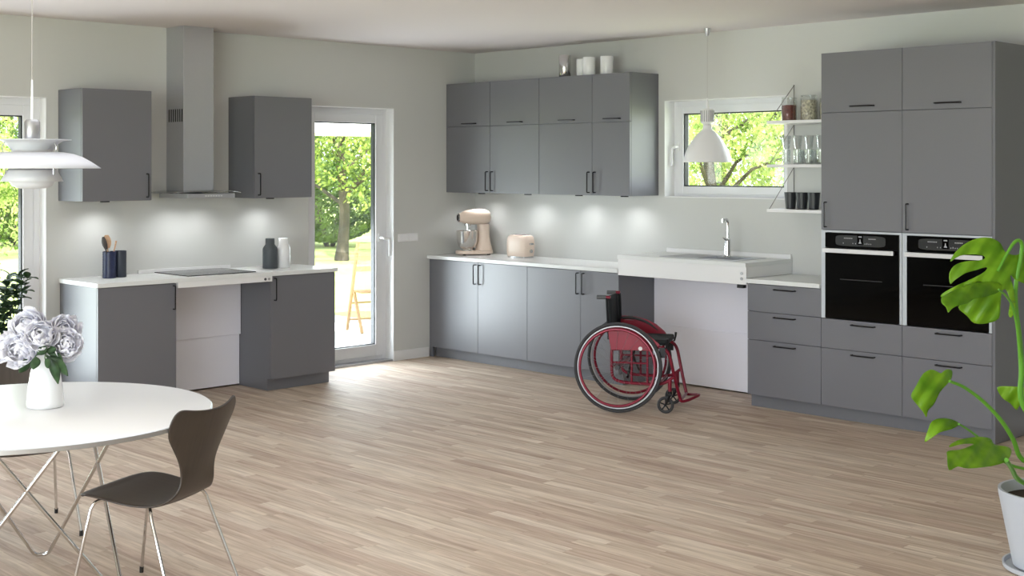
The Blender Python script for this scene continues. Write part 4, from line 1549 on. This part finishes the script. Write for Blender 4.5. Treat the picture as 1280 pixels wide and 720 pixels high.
def wheel(side):
    yb_, camber = 0.248 * side, R(4) * -side
    Mx = Matrix.Translation((0, yb_, 0)) @ Matrix.Rotation(-camber, 4, 'X') @ Matrix.Translation((0, 0, 0.3125))
    RW = 0.2985

    def ring(rad, r_, y, m, name, par, n=72, k=10):
        mb = MB()
        mb.tube([(rad * math.cos(2 * PI * i / n), y, rad * math.sin(2 * PI * i / n)) for i in range(n)], r_, k, closed=True)
        mb.xf(Mx)
        return mb.build(name, m, par)
    root = ring(RW, 0.0120, 0, M['rubber'], 'wheel', c)
    ring(RW - 0.017, 0.0070, 0, M['alu'], 'rim', root)
    ring(RW - 0.036, 0.0095, 0.030 * side, M['red'], 'push_rim', root)
    sp_ = MB()
    for i in range(20):
        q = 2 * PI * i / 20
        sp_.tube([(0.02 * math.cos(q + 1), 0.02 * side * (1 if i % 2 else -1), 0.02 * math.sin(q + 1)), ((RW - 0.02) * math.cos(q), 0, (RW - 0.02) * math.sin(q))], 0.0007, 4)
    for i in range(5):
        q = 2 * PI * i / 5
        sp_.tube([((RW - 0.02) * math.cos(q), 0, (RW - 0.02) * math.sin(q)), ((RW - 0.036) * math.cos(q), 0.030 * side, (RW - 0.036) * math.sin(q))], 0.003, 5)
    sp_.xf(Mx)
    sp_.build('spokes', mat('spoke_grey', rgb(150, 150, 150), 0.4, 0.5) if side < 0 else bpy.data.materials['spoke_grey'], root)
    hb_ = MB().tube([(0, -0.025, 0), (0, 0.03, 0)], 0.017, 14)
    hb_.xf(Mx)
    hb_.build('wheel_hub', M['blackplastic'], root)


wheel(-1)
wheel(1)


def T_(pts, r_, name, m, par=c, k=5, n=10, sm=True):
    return MB().tube(smooth_path(pts, k) if sm else pts, r_, n).build(name, m, par)


for s_ in (-1, 1):
    y = 0.185 * s_
    # main side frame: rear upright bends to the lower rail and rises to the front
    T_([(-0.05, y, 0.60), (-0.05, y, 0.45), (-0.05, y, 0.28), (-0.03, y, 0.225), (0.03, y, 0.205), (0.12, y, 0.20), (0.26, y, 0.20), (0.325, y, 0.215), (0.38, y, 0.255)], 0.011, 'side_frame', M['red'])
    # front frame: seat rail runs forward, bends down to the footplate
    T_([(-0.05, y, 0.43), (0.10, y, 0.445), (0.26, y, 0.455), (0.315, y, 0.445), (0.352, y * 0.99, 0.40), (0.375, y * 0.96, 0.30), (0.40, y * 0.88, 0.19), (0.425, y * 0.80, 0.085)], 0.0115, 'front_frame', M['red'])
    T_([(0.09, y, 0.445), (0.09, y, 0.20)], 0.009, 'upright', M['red'], sm=False)
    T_([(0.20, y, 0.45), (0.20, y, 0.20)], 0.009, 'upright', M['red'], sm=False)
    T_([(-0.05, y, 0.34), (0.2, y, 0.34)], 0.007, 'cross_rail', M['red'], sm=False)
    # castor: stem, fork, wheel
    cy = 0.183 * s_
    T_([(0.355, cy, 0.24), (0.355, cy, 0.15)], 0.014, 'castor_stem', M['red'], sm=False)
    fk = MB()
    fk.tube([(0.355, cy, 0.155), (0.355, cy, 0.125)], 0.016, 12)
    for e in (-1, 1):
        fk.tube([(0.355, cy + 0.018 * e, 0.132), (0.34, cy + 0.019 * e, 0.09), (0.325, cy + 0.019 * e, 0.058)], [0.010, 0.009, 0.007], 8)
    fk.box(0.342, 0.368, cy - 0.024, cy + 0.024, 0.122, 0.138)
    fk.build('castor_fork', M['black'], c)
    cw = MB()
    cw.tube([(0.325 + 0.048 * math.cos(2 * PI * i / 32), cy, 0.060 + 0.048 * math.sin(2 * PI * i / 32)) for i in range(32)], 0.0105, 8, closed=True)
    cwo = cw.build('castor_wheel', M['rubber'], c)
    sp_ = MB()
    for i in range(5):
        q = 2 * PI * i / 5 + 0.3
        sp_.tube([(0.325, cy, 0.06), (0.325 + 0.042 * math.cos(q), cy, 0.060 + 0.042 * math.sin(q))], 0.005, 6)
    sp_.tube([(0.325, cy - 0.014, 0.06), (0.325, cy + 0.014, 0.06)], 0.010, 10)
    sp_.build('castor_spokes', M['black'], cwo)
    # clothes guard beside the seat, arched top
    pts = [(-0.055, 0.43), (0.24, 0.43)]
    arch = [(0.29, 0.475), (0.26, 0.52), (0.20, 0.568), (0.13, 0.60), (0.05, 0.618), (-0.03, 0.622), (-0.10, 0.615), (-0.135, 0.60), (-0.13, 0.585), (-0.075, 0.585)]
    if s_ < 0:
        arch = [(x_, z_ - 0.02 if z_ > 0.5 else z_) for x_, z_ in arch]
    pts = pts + arch
    gd = MB().prism([(p[0], p[1]) for p in pts], 1, 0.203 * s_ - 0.003, 0.203 * s_ + 0.003)
    gd.build('side_guard', M['redcloth'], c, smooth=False, bevel=0.002)
    # back cane and push handle
    T_([(-0.05, y, 0.44), (-0.058, y, 0.60), (-0.064, y, 0.765), (-0.074, y, 0.784)], 0.0105, 'back_cane', M['blackcloth'])
    T_([(-0.060, y, 0.788), (-0.10, y, 0.79)], 0.0125, 'handle_socket', M['red'], sm=False)
    T_([(-0.09, y, 0.79), (-0.155, y, 0.79)], 0.0145, 'push_grip', M['grip'], sm=False)
    # brake with lever
    bk = MB()
    bk.box(0.285, 0.325, y + 0.012 * s_ - 0.008, y + 0.012 * s_ + 0.008, 0.385, 0.455)
    bk.tube([(0.30, y + 0.02 * s_, 0.40), (0.27, y + 0.035 * s_, 0.35)], 0.006, 8)
    bk.tube([(0.33, y + 0.012 * s_, 0.45), (0.34, y + 0.014 * s_, 0.485), (0.342, y + 0.014 * s_, 0.515)], [0.006, 0.007, 0.009], 8)
    bk.build('brake', M['black'], c)
MB().tube([(0, -0.215, 0.3125), (0, 0.215, 0.3125)], 0.014, 14).build('axle', M['red'], c)
# seat and back
rows = []
for i in range(9):
    x = -0.04 + 0.36 * i / 8
    rows.append([(x, -0.19 + 0.38 * j / 10, 0.462 + 0.02 * x / 0.3 - 0.014 * math.sin(PI * j / 10)) for j in range(11)])
MB().grid(rows).build('seat_sling', M['blackcloth'], c, solid=0.008)
sc_ = MB().box(-0.03, 0.335, -0.178, 0.178, 0.466, 0.505)
sc_.build('seat_cushion', M['blackcloth'], c, bevel=0.012)
rows = []
for i in range(9):
    z = 0.50 + 0.285 * i / 8
    rows.append([(-0.070 - 0.05 * (z - 0.5) - 0.016 * math.sin(PI * j / 10), -0.206 + 0.412 * j / 10, z) for j in range(11)])
MB().grid(rows).build('back_sling', M['blackcloth'], c, solid=0.012)
# cross braces and cross tubes
T_([(0.06, -0.18, 0.24), (0.06, 0.18, 0.43)], 0.009, 'cross_brace', M['black'], sm=False)
T_([(0.08, 0.18, 0.24), (0.08, -0.18, 0.43)], 0.009, 'cross_brace', M['black'], sm=False)
T_([(0.28, -0.18, 0.205), (0.28, 0.18, 0.205)], 0.009, 'cross_tube', M['red'], sm=False)
T_([(-0.05, -0.18, 0.30), (-0.05, 0.18, 0.30)], 0.009, 'cross_tube', M['red'], sm=False)
# footrest loop
T_([(0.418, -0.150, 0.11), (0.428, -0.150, 0.085), (0.47, -0.12, 0.088), (0.525, -0.03, 0.105), (0.530, 0.0, 0.107), (0.525, 0.03, 0.105), (0.47, 0.12, 0.088), (0.428, 0.150, 0.085), (0.418, 0.150, 0.11)], 0.010, 'footrest', M['red'])
T_([(0.425, -0.148, 0.09), (0.425, 0.148, 0.09)], 0.010, 'footrest_bar', M['red'], sm=False)
MB().tube([(0.155, -0.215, 0.445), (0.155, -0.206, 0.445)], 0.014, 14).build('guard_bolt', M['ceramic'], c)

# ------------------------------------------------------------------ garden
struct('lawn', B(-70, 60, -30, 60, -0.25, -0.13), M['lawn'], smooth=False)
struct('terrace', B(-3.9, -0.33, -12, 0.9, -0.129, -0.02), M['terrace'], smooth=False)


def tree_protos():
    """crown of leaves + trunk with boughs; local frame, about 6 m high"""
    out = []
    for kind in range(3):
        r_ = random.Random(40 + kind)
        H = 6.0
        tr = MB()
        tr.tube(smooth_path([(0, 0, 0), (0.05, 0.03, 1.0), (-0.06, 0.05, 2.2), (0.04, 0, 3.6), (0, 0.05, 5.0)], 3), [0.15, 0.115, 0.105, 0.10, 0.095, 0.09, 0.085, 0.08, 0.07, 0.06, 0.05, 0.04, 0.03], 10)
        blobs = []
        for k in range(26):
            a_ = r_.uniform(0, 2 * PI)
            z = r_.uniform((1.4, 0.6, 0.5)[kind], 5.4)
            rr_ = (2.1 - 0.28 * abs(z - 3)) * r_.uniform(0.35, 1.0)
            p = Vector((rr_ * math.cos(a_), rr_ * math.sin(a_), z))
            blobs.append((p, r_.uniform(0.45, 0.85)))
            if k % 2 == 0:
                zz = max(1.1, z - 0.9)
                tr.tube([Vector((0, 0.03, zz)), Vector((p.x * 0.5, p.y * 0.5, z - 0.25)), p], [0.045, 0.026, 0.008], 6)
        lf = MB()
        NL = 15000
        for k in range(NL):
            p, br = blobs[k % len(blobs)]
            d_ = Vector((r_.gauss(0, 1), r_.gauss(0, 1), r_.gauss(0, 0.8)))
            d_ = d_.normalized() * br * r_.uniform(0.35, 1.0) ** 0.5
            q = p + d_
            s_ = r_.uniform(0.028, 0.062)
            ax = Vector((r_.gauss(0, 1), r_.gauss(0, 1), r_.gauss(0, 0.6))).normalized()
            sd_ = ax.orthogonal().normalized()
            sd_ = Matrix.Rotation(r_.uniform(0, 6.28), 3, ax) @ sd_
            up_ = ax.cross(sd_)
            b_ = len(lf.v)
            lf.v += [tuple(q - sd_ * s_), tuple(q + up_ * s_ * 0.55), tuple(q + sd_ * s_), tuple(q - up_ * s_ * 0.55)]
            lf.f.append((b_, b_ + 1, b_ + 2, b_ + 3))
        out.append((tr, lf))
    return out


protos = []
for k, (tr, lf) in enumerate(tree_protos()):
    me_t = None
    root = thing('garden_tree', 'x', 'tree', (0, 0, 0))
    lf.build('foliage', (M['treeleaf'], M['treeleaf2'], M['treeleaf3'])[k], root, smooth=False)
    tr.build('trunk', M['bark'], root)
    protos.append(root)
used = [False] * 3


def put_tree(k, x, y, rz, s_, label):
    if used[k]:
        o = copy_tree(protos[k])
    else:
        o = protos[k]
        used[k] = True
    o.location = (x, y, -0.13)
    o.rotation_euler = (0, 0, rz)
    o.scale = (s_, s_, s_)
    tag(o, label, 'tree', 'leafy trees in the garden')


behind = 'leafy tree in the far row beyond the lawn'
p = at(427, 312, 25.5)
put_tree(0, p.x, p.y, 0.4, 1.0, 'leafy tree with a visible pale trunk seen through the glazed door')
k = 0
for (u, w_, kd, s_) in ((395, 36.5, 1, 1.2), (590, 37, 2, 1.2), (270, 46, 1, 1.4), (520, 46, 2, 1.4)):
    p = at(u, 290, w_)
    put_tree(kd, p.x, p.y, k * 1.3, s_, behind + (', through the glazed door' if u == 395 else ', beside the glazed door view'))
    k += 1
for (u, w_, kd, s_) in ((-40, 26, 2, 1.0), (60, 38, 1, 1.15), (-180, 36, 0, 1.2), (10, 47, 1, 1.4)):
    p = at(u, 290, w_)
    put_tree(kd, p.x, p.y, k * 1.7, s_, behind + ', through the terrace door')
    k += 1
# bushes along the far edge of the lawn
rb_ = random.Random(77)
lf = MB()
for q_ in range(7000):
    d_ = Vector((rb_.gauss(0, 1), rb_.gauss(0, 1), rb_.gauss(0, 1))).normalized()
    p = Vector((d_.x * 1.35, d_.y * 1.35, 0.95 + d_.z * 0.95)) * (0.75 + 0.25 * rb_.random()) + Vector((0, 0, 0.12))
    sz = rb_.uniform(0.04, 0.075)
    ax = Vector((rb_.gauss(0, 1), rb_.gauss(0, 1), rb_.gauss(0, 1))).normalized()
    sd_ = ax.orthogonal().normalized()
    up_ = ax.cross(sd_)
    b_ = len(lf.v)
    lf.v += [tuple(p - sd_ * sz), tuple(p + up_ * sz * 0.6), tuple(p + sd_ * sz), tuple(p - up_ * sz * 0.6)]
    lf.f.append((b_, b_ + 1, b_ + 2, b_ + 3))
bush = thing('garden_bush', 'x', 'bush', (0, 0, 0))
lf.build('foliage', M['treeleaf2'], bush, smooth=False)
tw = MB()
for q_ in range(6):
    a_ = q_ * PI / 3
    tw.tube([(0.08 * math.cos(a_), 0.08 * math.sin(a_), 0), (0.7 * math.cos(a_), 0.7 * math.sin(a_), 1.3)], [0.03, 0.01], 5)
tw.build('stems', M['bark'], bush)
for n_b, (u, w_, lab) in enumerate(((412, 30, 'through the glazed door'), (565, 30.5, 'beside the glazed door view'), (255, 30.5, 'left of the glazed door view'), (12, 30.5, 'through the terrace door'))):
    o = bush if n_b == 0 else copy_tree(bush)
    p = at(u, 290, w_)
    o.location = (p.x, p.y, -0.13)
    o.rotation_euler = (0, 0, n_b * 1.1)
    tag(o, 'round green bush on the far edge of the lawn, ' + lab, 'bush', 'bushes on the far edge of the lawn')
# trees outside the kitchen window
for (u, w_, kd, s_) in ((890, 21, 2, 1.0), (1200, 22, 1, 1.0), (1060, 29, 0, 1.2), (775, 30, 1, 1.15), (900, 39, 2, 1.5)):
    p = at(u, 290, w_)
    put_tree(kd, p.x, p.y, k * 0.9, s_, 'leafy tree growing outside the kitchen window')
    k += 1

# parasol on the terrace
pc = at(500, 168, 14.0)
c = thing('garden_parasol', 'off-white parasol open on the terrace outside the glazed door', 'parasol', (pc.x, pc.y, -0.02))
zr = pc.z + 0.02
pm = MB()
n8 = 8
rad = 1.15
rimv = [(rad * math.cos(2 * PI * i / n8 + 0.39), rad * math.sin(2 * PI * i / n8 + 0.39), zr) for i in range(n8)]
rows = []
for v in (0.02, 0.3, 0.6, 0.85, 1.0):
    rows.append([(rimv[i % n8][0] * v, rimv[i % n8][1] * v, zr + 0.62 * (1 - v) ** 1.05) for i in range(n8 + 1)])
pm.grid(rows)
pm.build('canopy', M['parasol'], c, solid=0.004, smooth=False)
MB().tube([(0, 0, 0.05), (0, 0, zr + 0.64)], 0.02, 12).build('pole', M['woodout'], c)
MB().lathe([(0, 0), (0.24, 0), (0.24, 0.04), (0.05, 0.06), (0.04, 0.12), (0, 0.12)], n=28).build('base', M['steel'], c)

# folding wooden garden chair seen edge-on
pc = at(462, 415, 13.6)
c = thing('folding_chair', 'light wooden folding chair on the terrace outside the glazed door', 'chair', (pc.x, pc.y, -0.02), YAW - R(60))
wd = 0.012
for s_ in (-1, 1):
    y = 0.17 * s_
    MB().tube([(-0.20, y, 0.012), (0.10, y, 0.95)], 0.017, 6).build('back_leg', M['woodout'], c)
    MB().tube([(0.16, y * 0.88, 0.012), (-0.06, y * 0.88, 0.42)], 0.017, 6).build('front_leg', M['woodout'], c)
for k in range(5):
    x = -0.12 + k * 0.062
    B(x, x + 0.045, -0.16, 0.16, 0.42, 0.435).build('seat_slat', M['woodout'], c, smooth=False)
for z in (0.66, 0.78, 0.90):
    x = -0.20 + 0.32 * z
    B(x - 0.008, x + 0.008, -0.17, 0.17, z - 0.025, z + 0.025).build('back_slat', M['woodout'], c, smooth=False)
for z in (0.12, 0.30):
    x = -0.20 + 0.32 * z
    MB().tube([(x, -0.17, z), (x, 0.17, z)], 0.010, 6).build('stretcher', M['woodout'], c)
